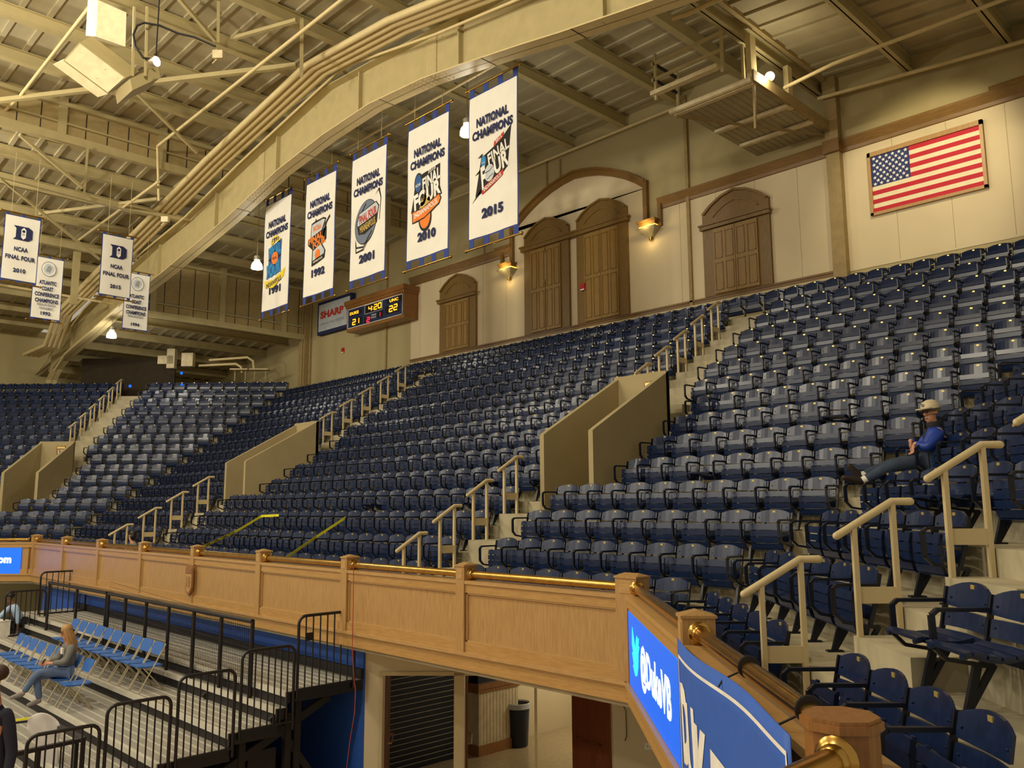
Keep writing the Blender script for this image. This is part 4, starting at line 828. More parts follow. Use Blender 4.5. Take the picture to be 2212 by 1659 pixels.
pipe([onZ(1452, 40, 10.0), onZ(1480, 32, 10.0), onZ(1575, -12, 10.0)], .05, 'elbowed sprinkler pipe at the top beside the arch end')
pipe([onZ(1694, 190, 9.7), onZ(1800, 138, 9.7), onZ(2212, -18, 9.7)], .045, 'sprinkler pipe under the side roof at upper right')
pipe([(-3, YW-.35, 9.75), (-8.9, YW-.35, 10.25)], .05, 'wall-top pipe running above the flag'); pipe([(-13.2, YW-.3, 11.6), (-24, YW-.3, 11.6)], .045, 'wall-top pipe above the big wall arch'); pipe([onY(740, 325, 13.2), onY(1140, 100, 13.2)], .04, 'thin pipe just above the national champions banners')
def brace(a, b, w, label): o = part('roof_brace', MB().bar(a, b, w, w, Z), 'steel_paint'); tag(o, label, 'brace', 'steel sway braces of the roof'); return o
brace(onZ(-10, 218, 11.2), onZ(640, 141, 11.6), .12, 'flat sway brace passing under the hanging loudspeaker'); brace(onZ(215, 122, 11.5), onZ(425, 330, 10.6), .07, 'thin dark brace running down right from the loudspeaker')
brace(onZ(382, -8, 11.9), onZ(465, 88, 11.6), .08, 'brace at the top edge left of the conduits'); brace(onZ(500, 84, 11.6), onZ(640, 44, 11.7), .09, 'brace meeting the purlin above the conduit bend'); brace(onZ(472, 0, 11.9), onZ(471, 90, 11.4), .07, 'short upright hanger at the top edge'); brace(onZ(652, 40, 11.7), onZ(651, 165, 10.9), .09, 'upright hanger behind the conduit bend')
brace(onZ(85, 462, 9.9), onZ(340, 430, 10.2), .1, 'flat sway brace above the two Final Four banners'); brace(onZ(0, 385, 10.2), onZ(215, 560, 8.8), .07, 'dark diagonal brace between the two Final Four banners'); brace(onZ(42, 291, 10.6), onZ(178, 405, 9.9), .08, 'diagonal brace under the clerestory at left')
brace(onZ(190, 310, 10.7), onZ(182, 415, 9.9), .07, 'upright hanger under the clerestory at left'); brace(onZ(-10, 376, 10.0), onZ(250, 445, 10.0), .14, 'horizontal strut above the left banners'); brace(onZ(250, 445, 10.0), onZ(460, 487, 10.0), .12, 'horizontal strut reaching the arch web')
brace(onZ(-5, 276, 11.0), onZ(425, 378, 11.0), .16, 'long horizontal strut under the clerestory'); brace(onY(520, 120, 11.2), onY(785, 226, 11.85), .09, 'cable strut crossing the conduits to the arch'); brace(onY(742, 152, 11.6), onY(793, 215, 11.95), .08, 'short raking stay on the arch web')
# ------------------------------------------------------------------ dome lamps
for u, v, d, lab in ((555, 572, 29, 'glowing white dome lamp left of the 1991 banner'), (241, 722, 34, 'glowing white dome lamp under the far roof by the arch foot'), (1009, 281, 22, 'glowing dome lamp half hidden by the 2015 banner')):
    c = dep(u, v, d); r = thing('dome_lamp', lab, 'lamp', c, 'dome lamps')
    part('dome', MB().lathe(c, [(.19, -.14), (.19, -.06), (.16, .04), (.10, .12), (.05, .15)], Z, 20), 'lamp_glow', r, 50); part('housing', MB().lathe(c, [(.06, .15), (.11, .17), (.11, .30), (.05, .33)], Z, 14), 'galvanized', r, 40); part('stem', MB().tube([c+Z*.32, c+Z*max(1.2, (11.95 if c.x > -26 else (10.95 if c.x > -34.1 else 8.3))-c.z)], .015, 6), 'steel_paint', r)
    lamp('POINT', 'dome_light', c-Z*.35, 150, (1, .93, .78), shadow_soft_size=.2)
for i, p in enumerate(HIGH_BAYS):
    pass
# ------------------------------------------------------------------ loudspeaker cluster and floodlight at upper left
def pris(face, back, dz):
    a = [dep(u, v, d) for u, v, d in face]; b = [dep(u+back[0], v+back[1], d+dz) for u, v, d in face]
    return MB().add(a+b, [(0, 1, 2, 3), (7, 6, 5, 4), (0, 4, 5, 1), (1, 5, 6, 2), (2, 6, 7, 3), (3, 7, 4, 0)])
r = thing('loudspeaker_cluster', 'cream loudspeaker boxes hung under the roof at upper left', 'loudspeaker', dep(205, 120, 14))
part('upper_box', pris([(212, 0, 14.3), (273, 27, 14.2), (271, 101, 14.2), (207, 79, 14.3)], (-22, -2), .5), 'white_box', r); part('main_cabinet', pris([(171, 92, 13.6), (272, 168, 13.6), (233, 203, 13.5), (136, 131, 13.5)], (28, -14), .6), 'steel_paint', r)
part('grille', pris([(173, 95, 13.58), (268, 168, 13.58), (233, 200, 13.48), (140, 131, 13.48)], (1, -1), .02), 'white_box', r); part('lower_lip', pris([(136, 131, 13.5), (233, 203, 13.5), (211, 210, 13.5), (114, 139, 13.5)], (20, -10), .4), 'white_box', r)
part('side_horn', pris([(248, 197, 13.6), (281, 170, 13.6), (286, 195, 13.6), (253, 225, 13.6)], (60, -28), .5), 'steel_paint', r)
for u in (290, 318): part('hanger', MB().bar(dep(u, 15, 14), dep(u-4, 165, 13.8), .035, .035), 'steel_paint', r)
part('bolts', MB().sphere(dep(172, 110, 13.57), .012, n=6, m=4).sphere(dep(200, 128, 13.57), .012, n=6, m=4).sphere(dep(227, 149, 13.55), .012, n=6, m=4).sphere(dep(252, 168, 13.56), .012, n=6, m=4).sphere(dep(182, 148, 13.52), .012, n=6, m=4).sphere(dep(209, 168, 13.5), .012, n=6, m=4), 'paper_white', r)
c = dep(336, 133, 13.6); r = thing('floodlight', 'small lit floodlight hanging beside the loudspeakers', 'floodlight', c)
part('housing', MB().lathe(c, [(.03, -.12), (.055, -.1), (.08, 0), (.085, .02)], Vector(CR)*.9-Vector(CF)*.4, 16), 'galvanized', r, 40); part('lens', MB().lathe(c+(Vector(CR)*.9-Vector(CF)*.4).normalized()*.021, [(.08, 0), (.078, .004)], Vector(CR)*.9-Vector(CF)*.4, 16), 'lamp_glow', r); part('hanging_rod', MB().tube([c+Z*.05, (c.x, c.y, 12.1)], .012, 6), 'black_metal', r)
o = part('flex_cable', MB().tube([dep(u, v, 13.8) for u, v in ((330, 128), (310, 125), (292, 100), (288, 75), (296, 55), (312, 49), (345, 55), (385, 72), (420, 80), (465, 100))], .02, 6), 'cable_black', None, 50); tag(o, 'black flexible cable looping behind the loudspeakers', 'cable')
for u, v, d, lab in ((472, 119, 15, 'cream detector box under the purlin near the conduits'), (357, 474, 22, 'cream detector box on the conduits above the arch')):
    c = dep(u, v, d); o = part('detector_box', MB().boxax(c, Vector(CR)*.09, Vector(CF)*.06, Vector(CU)*.07), 'white_box'); tag(o, lab, 'detector'); part('arm', MB().bar(c-Z*.05, c-Z*.16-Vector(CR)*.1, .015, .015), 'white_box', o)
# ------------------------------------------------------------------ camera platform with a floodlight
Zc = 9.43; XR, XL, Yf = -8.77, -10.85, 16.15
r = thing('camera_platform', 'cream plank platform hung under the roof with railings and a floodlight', 'platform', ((XR+XL)/2, (Yf+YW)/2, Zc))
pk = MB()
for i in range(12): x = XL+(XR-XL)*i/12; pk.box(x+.008, x+(XR-XL)/12-.008, Yf, YW, Zc, Zc+.05)
part('planks', pk, 'ceiling_paint', r)
sb = MB().box(XR-.02, XR+.06, Yf-.1, YW, Zc-.06, Zc+.2); part('side_beam', sb, 'pilaster', r)
jb = MB()
for y, x0 in ((Yf, XL-.05), (17.7, XL+.1), (18.9, XL+.1)): jb.box(x0, XR, y-.03, y+.09, Zc-.1, Zc-.02).box(x0, XR, y+.05, y+.07, Zc-.02, Zc+.02)
jb.tube([(XL-.1, Yf-.1, Zc-.02), (XR, Yf-.1, Zc-.02)], .07, 8); part('edge_tube', jb, 'white_box', r)
up = MB().box(XL-.1, XR-.4, Yf-.9, Yf-.75, Zc+.12, Zc+.22); part('outer_tray', up, 'white_box', r)
for x in (XL, XR-.3):
    for y in (Yf-.8, Yf+.1): part('upright', MB().box(x-.03, x+.03, y-.03, y+.03, Zc, 10.6), 'steel_paint', r)
for z in (9.95, 10.35): part('guard_rail', MB().box(XL-.1, XR-.25, Yf-.84, Yf-.8, z-.04, z+.04), 'steel_paint', r)
part('guard_rail', MB().box(XL-.03, XL+.0, Yf-.84, Yf+.1, 9.9, 9.98).box(XL-.03, XL, Yf-.84, Yf+.1, 10.3, 10.38), 'under_dark', r)
part('hanger_plate', MB().box(XR-.1, XR+.02, Yf-.12, Yf+.12, Zc-.08, 10.5), 'duct_paint', r); part('hanger_plate', MB().box(XR-.1, XR+.02, 17.75, 17.95, Zc-.08, 10.4), 'duct_paint', r)
part('corner_post', MB().bar((XR, Yf, Zc), (XR-.02, Yf, Zc-1.15), .05, .05), 'pilaster', r); part('cross_brace', MB().bar((XL, Yf, Zc-.12), (XR, YW, Zc-.12), .05, .05), 'pilaster', r)
c = vec(XR-.05, 17.0, Zc+.42); part('lamp_body', MB().lathe(c+vec(0, .0, 0), [(.06, -.14), (.09, -.1), (.11, .0), (.115, .03)], vec(.2, -.8, -.45), 16), 'galvanized', r, 40); part('lamp_lens', MB().lathe(c+vec(.2, -.8, -.45).normalized()*.031, [(.10, 0), (.10, .01)], vec(.2, -.8, -.45), 18), 'lamp_glow', r); part('lamp_bracket', MB().tube([c, c-Z*.36], .03, 8), 'galvanized', r)
lamp('POINT', 'platform_light', c+vec(.15, -.5, -.25), 45, (1, .88, .62), shadow_soft_size=.1)
sp = lamp('SPOT', 'flag_spotlight', (-5.6, 16.2, 9.3), 420, (1, .84, .52), shadow_soft_size=.06, spot_size=math.radians(66), spot_blend=.6)
sp.rotation_euler = (vec(-6.5, YW, 7.6)-vec(-5.6, 16.2, 9.3)).to_track_quat('-Z', 'Y').to_euler()
# ------------------------------------------------------------------ odds and ends above the far corner seats
c = onY(357, 622, 15.5); o = part('unit_heater', MB().boxax(c, (.55, 0, 0), (0, .3, 0), (0, 0, .25)), 'white_box'); tag(o, 'cream box heater hanging under the arch beside the 1994 banner', 'heater'); part('bracket', MB().box(c.x-.5, c.x+.5, c.y-.04, c.y+.04, c.z+.3, c.z+.42), 'under_dark', o); part('hanging_rod', MB().tube([c+Z*.25, (c.x, c.y, 10.6 if c.x > -34 else 8.2)], .02, 6), 'steel_paint', o)
cx = SF.pt(1.0, 12.1)
bx_ = MB(); 
for u0, u1, v0, v1 in ((340, 375, 768, 786), (359, 378, 753, 795), (391, 417, 762, 791)):
    a, b = onN(u0, v1, SF.n, SF.P.dot(SF.n)+12.2), onN(u1, v0, SF.n, SF.P.dot(SF.n)+12.2); bx_.prism([a, (b.x, b.y, a.z), b, (a.x, a.y, b.z)], SF.n*.3)
o = part('wall_boxes', bx_, 'white_box'); tag(o, 'cream electrical boxes on the dark wall above the far corner seats', 'electrical box')
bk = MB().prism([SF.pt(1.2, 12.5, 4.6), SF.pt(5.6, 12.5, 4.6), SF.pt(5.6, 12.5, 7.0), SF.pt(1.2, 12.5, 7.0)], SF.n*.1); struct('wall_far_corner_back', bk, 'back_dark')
for (u, v), lab in (((392, 806), 'blue glowing indicator above the far corner seats'), ((281, 834), 'blue glowing indicator by the far stair top'), ((393, 832), 'blue glowing indicator among the far top-row seats')):
    p = onN(u, v, SF.n, SF.P.dot(SF.n)+(12.3 if v < 820 else 11.4)); o = part('indicator_light', MB().sphere(p, .07, n=8, m=6), 'led_blue'); tag(o, lab, 'indicator light', 'blue indicator lights')
tb = thing('folding_table', 'two pale folding tables on end above the far corner top row', 'table', onN(570, 800, SF.n, SF.P.dot(SF.n)+12.2))
for u0, u1 in ((500, 538), (542, 582)):
    a, b = onN(u0, 799, SF.n, SF.P.dot(SF.n)+12.2), onN(u1, 799, SF.n, SF.P.dot(SF.n)+12.2); part('table_top', MB().bar(a, b, .5, .06), 'rail_paint', tb)
    for f in (.2, .8): part('leg', MB().bar(a+(b-a)*f, a+(b-a)*f-Z*.5, .03, .03), 'rail_paint', tb)
pipe([onN(u, v, SF.n, SF.P.dot(SF.n)+12.3) for u, v in ((452, 778), (535, 772), (547, 780), (549, 800))], .06, 'bent pale pipe on the wall above the far corner seats'); pipe([onN(u, v, SF.n, SF.P.dot(SF.n)+12.3) for u, v in ((430, 790), (510, 786), (521, 793), (523, 805))], .06, 'lower bent pipe on the wall above the far corner seats')
# ------------------------------------------------------------------ telescopic bleachers below the end balcony
XE = -11.9; XW = -26.2
TIERS = [(6.78, 8.15, -2.76), (6.62, 6.80, -2.98), (5.88, 6.64, -3.20), (4.88, 5.90, -3.41), (4.07, 4.90, -3.63), (3.17, 4.09, -3.85), (2.2, 3.2, -4.07), (1.2, 2.2, -4.29)]
r = thing('bleachers', 'grey aluminium bleacher decks stepping down below the oak balcony', 'bleachers', ((XE+XW)/2, 5, -4.9))
for i, (y0, y1, z) in enumerate(TIERS):
    tread = part('deck', MB().box(XW, XE, y0, y1, z-.07, z), 'deck_grey', r); st = MB(); y = y1-.12
    while y > y0+.12: st.box(XW, XE, y-.011, y+.011, z, z+.006); y -= .17
    part('grip_strips', st, 'deck_strip', tread); part('nosing', MB().box(XW, XE, y0-.012, y0+.05, z-.07, z+.008), 'deck_strip', tread); part('riser', MB().box(XW, XE-.02, y0+.02, y0+.04, z-.25, z-.07), 'under_dark', tread)
    part('end_fascia', MB().box(XE-.02, XE+.03, y0, y1, z-.16, z-.005), 'black_metal', tread)
part('back_rail', MB().box(XW, XE, 8.13, 8.19, -2.76, -2.6), 'under_dark', r)
for x in (XE-.1, XE-2.4, XE-4.8):
    us = MB()
    for y0, y1, z in TIERS: us.box(x-.05, x+.05, y0+.2, y0+.3, -4.9, z-.1)
    us.bar((x, 3.4, -4.85), (x, 7.6, -2.95), .07, .12).bar((x, 7.9, -4.85), (x, 6.6, -3.1), .06, .1)
    part('support_frame', us, 'under_dark', r)
NB = 0; part('equipment_box', MB().box(XE-.6, XE-.1, 6.25, 6.7, -4.2, -3.55), 'under_dark', r)
part('skirt', MB().box(XW, XE-.6, 3.0, 8.1, -4.88, -4.4), 'under_dark', r)
# black guard rails
def guard(x, y0, y1, zb, zt, label, plate=False, n=7, along='y', zdrop=.1):
    def q(a, z): return vec(x, a, z) if along == 'y' else vec(a, x, z)
    rr = .12; s = 1 if y1 > y0 else -1
    g = thing('guard_rail', label, 'guard rail', q((y0+y1)/2, zb), 'black bleacher guard rails')
    pts = [q(y0, zb-zdrop)]+[q(y0+s*rr*(1-math.cos(t)), zt-rr+rr*math.sin(t)) for t in (0, .4, .8, 1.2, 1.57)]+[q(y1-s*rr*(1-math.cos(t)), zt-rr+rr*math.sin(t)) for t in (1.57, 1.2, .8, .4, 0)]+[q(y1, zb-zdrop)]
    part('hoop', MB().tube(pts, .024, 8), 'black_metal', g, 60); part('bottom_bar', MB().bar(q(y0, zb+.02), q(y1, zb+.02), .035, .03), 'black_metal', g)
    for i in range(n): a = y0+(y1-y0)*(i+1)/(n+1); part('baluster', MB().tube([q(a, zb), q(a, zt)], .012, 6), 'black_metal', g)
    if plate: a = y0+(y1-y0)*1.5/(n+1); part('latch_plate', MB().boxax(q(a, zt-.32), q(.07, 0)-q(0, 0), vec(.012, 0, 0), Z*.06), 'black_metal', g)
    return g
XG = XE+.06
guard(XG, 6.93, 7.95, -2.76, -1.65, 'black guard rail with latch plate at the bleacher top, right end', True); guard(XG, 6.02, 6.87, -3.2, -2.07, 'black guard rail at the right end, second from the top')
guard(XG, 5.1, 5.92, -3.41, -2.3, 'black guard rail at the right end, third from the top'); guard(XG, 4.17, 5.0, -3.63, -2.53, 'black guard rail at the right end, fourth from the top'); guard(XG, 3.25, 4.09, -3.85, -2.74, 'low black guard rail at the right end, fifth from the top')
guard(-25.2, 6.95, 8.1, -2.76, -1.66, 'black guard rail at the far left end of the top deck', n=7)
guard(-24.75, 6.05, 6.98, -3.2, -2.08, 'black guard rail in front of the crouching person at left', n=7)
# netted rail along the upper deck
ny = 6.71; r = thing('netted_rail', 'long black post rail with netting behind the blue chairs', 'rail', (-19, ny, -2.9))
xs = [-12.9, -14.0, -15.1, -16.2, -17.3, -18.4, -19.4]
tp = MB().tube([(xs[0], ny, -1.8), (xs[-1], ny, -1.8)], .04, 8); part('top_rail', tp, 'black_metal', r, 50)
for x in xs: part('post', MB().tube([(x, ny, -2.98), (x, ny, -1.8)], .035, 8), 'black_metal', r, 50)
nt = MB()
for i in range(98): x = xs[0]-.066*i; nt.tube([(x, ny, -2.95), (x, ny, -1.82)], .0035, 3, False)
for i in range(15): nt.tube([(xs[0], ny, -2.95+.08*i), (xs[-1], ny, -2.95+.1*i)], .0035, 3, False)
o = part('netting', nt, 'black_metal', r); o['kind'] = 'stuff'
r = thing('netted_rail', 'short black post rail turning at the left end of the upper deck', 'rail', (-23.5, ny, -2.9))
part('top_rail', MB().tube([(-19.5, ny, -1.8), (-23.6, ny, -1.82)], .04, 8), 'black_metal', r)
for x, y in ((-19.55, ny), (-21.5, ny), (-23.6, ny)): part('post', MB().tube([(x, y, -2.98), (x+.05, y, -1.8)], .035, 8), 'black_metal', r)
# ------------------------------------------------------------------ blue folding chairs
def folding_chair(root):
    # local: faces -y, feet at z=0, width .44
    fr = MB(); w = .22
    for sx in (-w, w):
        part_pts = [(sx, -.20, 0), (sx, .06, .44), (sx, .21, .78)]
    out = []
    for sx in (-w, w): out.append(('leg', MB().tube([(sx, -.20, 0), (sx, .06, .46), (sx*.98, .24, .80)], .0125, 7), 'chair_frame'))
    out.append(('rear_leg', MB().tube([(-w*.82, -.12, .42), (-w*.82, .2, .06), (-w*.75, .24, .012), (w*.75, .24, .012), (w*.82, .2, .06), (w*.82, -.12, .42)], .0125, 7), 'chair_frame'))
    st = MB(); n = 8
    for i in range(n): t0, t1 = i/n, (i+1)/n; y0, y1 = -.22+.42*t0, -.22+.42*t1; wz = .21-.015*(1-t0)**4; st.boxax((0, (y0+y1)/2, .445-.015*math.sin(math.pi*(t0+t1)/2)), (wz, 0, 0), (0, (y1-y0)/2+.001, 0), (0, 0, .012))
    out.append(('seat', st, 'chair_blue'))
    bk = MB(); n = 8; a = []
    pts = [(-.215, 0), (-.22, .12), (-.20, .17), (-.15, .19), (.15, .19), (.20, .17), (.22, .12), (.215, 0), (.18, -.02), (-.18, -.02)]
    P3 = [vec(x, .16+.36*z*1.0+.02*(1-(x/.22)**2), .62+z) for x, z in pts]; bk.prism(P3, (0, -.016, .006)); out.append(('backrest', bk, 'chair_blue'))
    for nm, mb, m in out: part(nm, mb, m, root, 50)
CH0 = []
def chair(p, rz, label, grp):
    if not CH0: r = thing('folding_chair', label, 'chair', (0, 0, 0), grp); folding_chair(r); CH0.append(r)
    else: r = copy_tree(CH0[0]); r['label'] = label; r['group'] = grp
    r.location = p; r.rotation_euler = (0, 0, rz); return r
for i in range(10):
    chair((-15.75-.505*i, 6.17, -3.2), math.radians(2*math.sin(i*2.1)), f'blue folding chair, {ORD(i+1)} from the right in the upper row', 'upper row of blue folding chairs')
wc = onZ(112, 1543, -3.41); WCX = -16.12; WCY = 5.12
chair((WCX-.0, WCY, -3.41), 0, 'blue folding chair beside the long-haired woman, its seat empty', 'lower row of blue folding chairs')
for i in range(8): chair((WCX-.52*(i+1)-.1, WCY+.02*math.sin(i), -3.41), math.radians(1.5*math.sin(i*1.7)), (f'blue folding chair, {ORD(i)} left of the seated woman in the lower row' if i else 'blue folding chair the long-haired woman sits on'), 'lower row of blue folding chairs')
# front handrail with a draped jacket, lower left
r = thing('front_rail', 'black square-tube rail corner at the lower left with a jacket over it', 'guard rail', onZ(150, 1659, -3.85))
hp = [dep(20, 1538, 12.6), dep(112, 1563, 12.2), dep(180, 1590, 11.6)]
a, b, c_ = dep(-20, 1640, 10.6), dep(180, 1597, 11.4), dep(108, 1560, 12.4)
part('top_bar', MB().polybar([a, b, c_], .07, .05), 'black_metal', r)
for p in (b, b-Vector(CR)*.09, c_, (a+b)/2): part('post', MB().bar(p, p-Z*1.15, .05, .05), 'black_metal', r)
part('mid_bar', MB().polybar([a-Z*.5, b-Z*.5], .03, .03), 'black_metal', r)
for f in (.35, .75): part('baluster', MB().tube([a+(b-a)*f, a+(b-a)*f-Z*1.0], .012, 6), 'black_metal', r)
yb_ = part('yellow_edge', MB().bar(dep(28, 1556, 13.2), dep(68, 1551, 13.2), .04, .03), 'tape_yellow'); tag(yb_, 'yellow painted bar behind the draped jacket', 'bar'); part('rail_below', MB().bar(dep(28, 1562, 13.2), dep(70, 1557, 13.2), .04, .03), 'black_metal', yb_)
# jacket draped over the corner
jp = [[(58, 1552), (75, 1540), (100, 1538), (128, 1560)], [(56, 1565), (78, 1556), (102, 1554), (130, 1572)], [(54, 1580), (76, 1580), (98, 1590), (128, 1592)], [(66, 1585), (80, 1605), (100, 1625), (124, 1630)], [(78, 1600), (80, 1635), (104, 1655), (126, 1662)], [(86, 1632), (88, 1650), (110, 1680), (126, 1690)]]
mb = MB(); N4 = 4; vs_ = []
for i, row in enumerate(jp):
    for j, (u, v) in enumerate(row): vs_.append(dep(u, v, 12.15+.12*((i+j) % 2)-.05*j))
mb.add(vs_, [(i*N4+j, (i+1)*N4+j, (i+1)*N4+j+1, i*N4+j+1) for i in range(len(jp)-1) for j in range(N4-1)])
o = part('draped_jacket', mb, 'cloth_grey', None, 180); tag(o, 'pale grey jacket draped over the black rail corner at lower left', 'jacket'); m_ = o.modifiers.new('thick', 'SOLIDIFY'); m_.thickness = .03; m_ = o.modifiers.new('sub', 'SUBSURF'); m_.levels = m_.render_levels = 2
# ------------------------------------------------------------------ people
def skin(name, V, Ed, m, parent, root=0, subs=2, label=None):
    """V: {key: (pos, rx[, ry])}; one continuous surface grown round the joint graph"""
    keys = list(V); me = bpy.data.meshes.new(name); me.from_pydata([tuple(V[k][0]) for k in keys], [(keys.index(a), keys.index(b)) for a, b in Ed], []); ob = bpy.data.objects.new('tmp', me); COL.objects.link(ob)
    sk = ob.modifiers.new('s', 'SKIN'); sk.use_smooth_shade = True; sk.branch_smoothing = .6
    for i, k in enumerate(keys):
        d = me.skin_vertices[0].data[i]; rr = V[k][1:]; d.radius = (rr[0], rr[1] if len(rr) > 1 else rr[0]); d.use_root = (i == root)
    ob.modifiers.new('b', 'SUBSURF').levels = subs; dg = bpy.context.evaluated_depsgraph_get(); dg.update(); m2 = bpy.data.meshes.new_from_object(ob.evaluated_get(dg)); bpy.data.objects.remove(ob)
    m2.materials.clear(); m2.name = name
    o = link(name, m2, parent, m); m2.polygons.foreach_set('use_smooth', [True]*len(m2.polygons))
    if label: o['label'] = label
    return o
def person(label, J, f, m_skin, top, bottom, shoe, hair, hair_kind='short', headf=None, scale=1., up=Z):
    """J: pelvis chest neck head shL shR elL elR wrL wrR hipL hipR knL knR anL anR toL toR (missing limbs are skipped); f: facing"""
    J = {k: Vector(v) for k, v in J.items()}; f = Vector(f).normalized(); hf = Vector(headf or f).normalized(); side = hf.cross(Z).normalized(); hu = side.cross(hf).normalized(); s = scale
    r = thing('person', label, 'person', J['pelvis']-Z*.1); H = J['head']; V = {}; Ed = []
    V['pelvis'] = (J['pelvis'], .10*s); V['chest'] = (J['chest'], .11*s); V['neck'] = (J['neck'], .055*s); Ed += [('pelvis', 'chest'), ('chest', 'neck')]
    V['jaw'] = (H-hu*.07*s+hf*.02*s, .062*s, .068*s); V['mid'] = (H+hf*.005, .078*s, .086*s); V['crown'] = (H+hu*.075*s-hf*.012*s, .066*s, .075*s); Ed += [('neck', 'jaw'), ('jaw', 'mid'), ('mid', 'crown')]
    V['nose'] = (H+hf*.105*s-hu*.015*s, .013*s); Ed += [('mid', 'nose')]; V['chin'] = (H-hu*.095*s+hf*.07*s, .026*s); Ed += [('jaw', 'chin')]
    for sd, sg in (('L', -1), ('R', 1)): V['ear'+sd] = (H+side*sg*.082*s-hf*.01*s-hu*.01*s, .014*s, .024*s); Ed.append(('mid', 'ear'+sd))
    for sd in 'LR':
        if 'sh'+sd in J:
            V['sh'+sd] = (J['sh'+sd], .055*s); V['el'+sd] = (J['el'+sd], .042*s); V['wr'+sd] = (J['wr'+sd], .028*s); Ed += [('chest', 'sh'+sd), ('sh'+sd, 'el'+sd), ('el'+sd, 'wr'+sd)]
            d = (J['wr'+sd]-J['el'+sd]).normalized(); hd = Vector(J.get('hd'+sd, d)).normalized(); pn = hd.cross(f if abs(hd.dot(f)) < .9 else Z).normalized(); pc = J['wr'+sd]+hd*.06*s; V['pa'+sd] = (pc, .034*s, .02*s); Ed.append(('wr'+sd, 'pa'+sd)); cl = hd.cross(pn).normalized()
            for i in range(4):
                b = pc+hd*.035*s+pn*(.027-.018*i)*s; ln = (.036, .042, .039, .03)[i]*s; V[f'f{sd}{i}a'] = (b, .0095*s); V[f'f{sd}{i}b'] = (b+hd*ln*.8-cl*ln*.3, .0085*s); V[f'f{sd}{i}c'] = (b+hd*ln*1.2-cl*ln*1.0, .0075*s); Ed += [('pa'+sd, f'f{sd}{i}a'), (f'f{sd}{i}a', f'f{sd}{i}b'), (f'f{sd}{i}b', f'f{sd}{i}c')]
            V['t'+sd+'a'] = (pc+pn*.045*s+hd*.005*s, .011*s); V['t'+sd+'b'] = (pc+pn*.058*s+hd*.04*s, .009*s); Ed += [('pa'+sd, 't'+sd+'a'), ('t'+sd+'a', 't'+sd+'b')]
        if 'hip'+sd in J:
            V['hip'+sd] = (J['hip'+sd], .075*s); V['kn'+sd] = (J['kn'+sd], .055*s); V['an'+sd] = (J['an'+sd], .036*s); V['to'+sd] = (J['to'+sd], .028*s); Ed += [('pelvis', 'hip'+sd), ('hip'+sd, 'kn'+sd), ('kn'+sd, 'an'+sd), ('an'+sd, 'to'+sd)]
    skin('body', V, Ed, m_skin, r)
    for sg in (-1, 1): e = part('eye', MB().sphere(H+hf*.078*s+side*sg*.031*s+hu*.014*s, .0115*s, n=8, m=6), 'eye', r)
    part('mouth', MB().sphere(H+hf*.082*s-hu*.058*s, .024*s, .012*s, .006*s, n=8, m=6, M=Matrix((side, hf, hu)).transposed()), 'lip', r)
    W_ = {}; We = []
    if top:
        W_['waist'] = (J['pelvis']+(J['chest']-J['pelvis'])*.06, .150*s, .135*s); W_['mid'] = (J['pelvis']+(J['chest']-J['pelvis'])*.5, .150*s, .125*s); W_['chest'] = (J['chest'], .158*s, .125*s); W_['neck'] = (J['chest']+(J['neck']-J['chest'])*.75, .072*s); We = [('waist', 'mid'), ('mid', 'chest'), ('chest', 'neck')]
        for sd in 'LR':
            if 'sh'+sd in J: W_['sh'+sd] = (J['sh'+sd], .078*s); W_['el'+sd] = (J['el'+sd], .064*s); e, w = J['el'+sd], J['wr'+sd]; W_['wr'+sd] = (e+(w-e)*.9, .046*s); We += [('chest', 'sh'+sd), ('sh'+sd, 'el'+sd), ('el'+sd, 'wr'+sd)]
        skin('top', W_, We, top, r)
    if bottom and 'hipL' in J:
        W_ = {'pelvis': (J['pelvis'], .142*s, .13*s)}; We = []
        for sd in 'LR': W_['hip'+sd] = (J['hip'+sd], .098*s); W_['kn'+sd] = (J['kn'+sd], .074*s); W_['an'+sd] = (J['kn'+sd]+(J['an'+sd]-J['kn'+sd])*.95, .056*s); We += [('pelvis', 'hip'+sd), ('hip'+sd, 'kn'+sd), ('kn'+sd, 'an'+sd)]
        skin('trousers', W_, We, bottom, r)
    if shoe and 'anL' in J:
        for sd in 'LR': a, t = J['an'+sd], J['to'+sd]; d = (t-a); skin('shoe', {'h': (a-d*.25, .042*s), 'a': (a+d*.15, .046*s, .05*s), 't': (t, .042*s, .034*s), 'e': (t+d*.25, .03*s, .024*s)}, [('h', 'a'), ('a', 't'), ('t', 'e')], shoe, r)
    Mh = Matrix((side, hf, hu)).transposed()
    hb = MB().sphere(H+hu*.045*s-hf*.03*s, .092*s, .098*s, .088*s, n=18, m=12, M=Mh)
    if hair_kind == 'bob': hb.sphere(H-hf*.05*s-hu*.02*s, .10*s, .075*s, .11*s, n=16, m=10, M=Mh); hb.sphere(H+hf*.075*s+hu*.085*s, .07*s, .03*s, .03*s, n=12, m=8, M=Mh)
    if hair_kind == 'long':
        for k in range(9):
            a = math.radians(-100+25*k); o_ = side*math.sin(a)*.082*s-hf*math.cos(a)*.085*s
            if math.cos(a) > -.35: hb.tube([H+hu*.06*s+o_*.75, H-hu*.03*s+o_*1.08, H-hu*.16*s+o_*1.12-hf*.01, H-hu*.30*s+o_*1.0-hf*.02, H-hu*.40*s+o_*.72-hf*.03], [.032*s, .036*s, .036*s, .03*s, .012*s], 7)
    part('hair', hb, hair, r, 60)
    return r, side, hf, hu
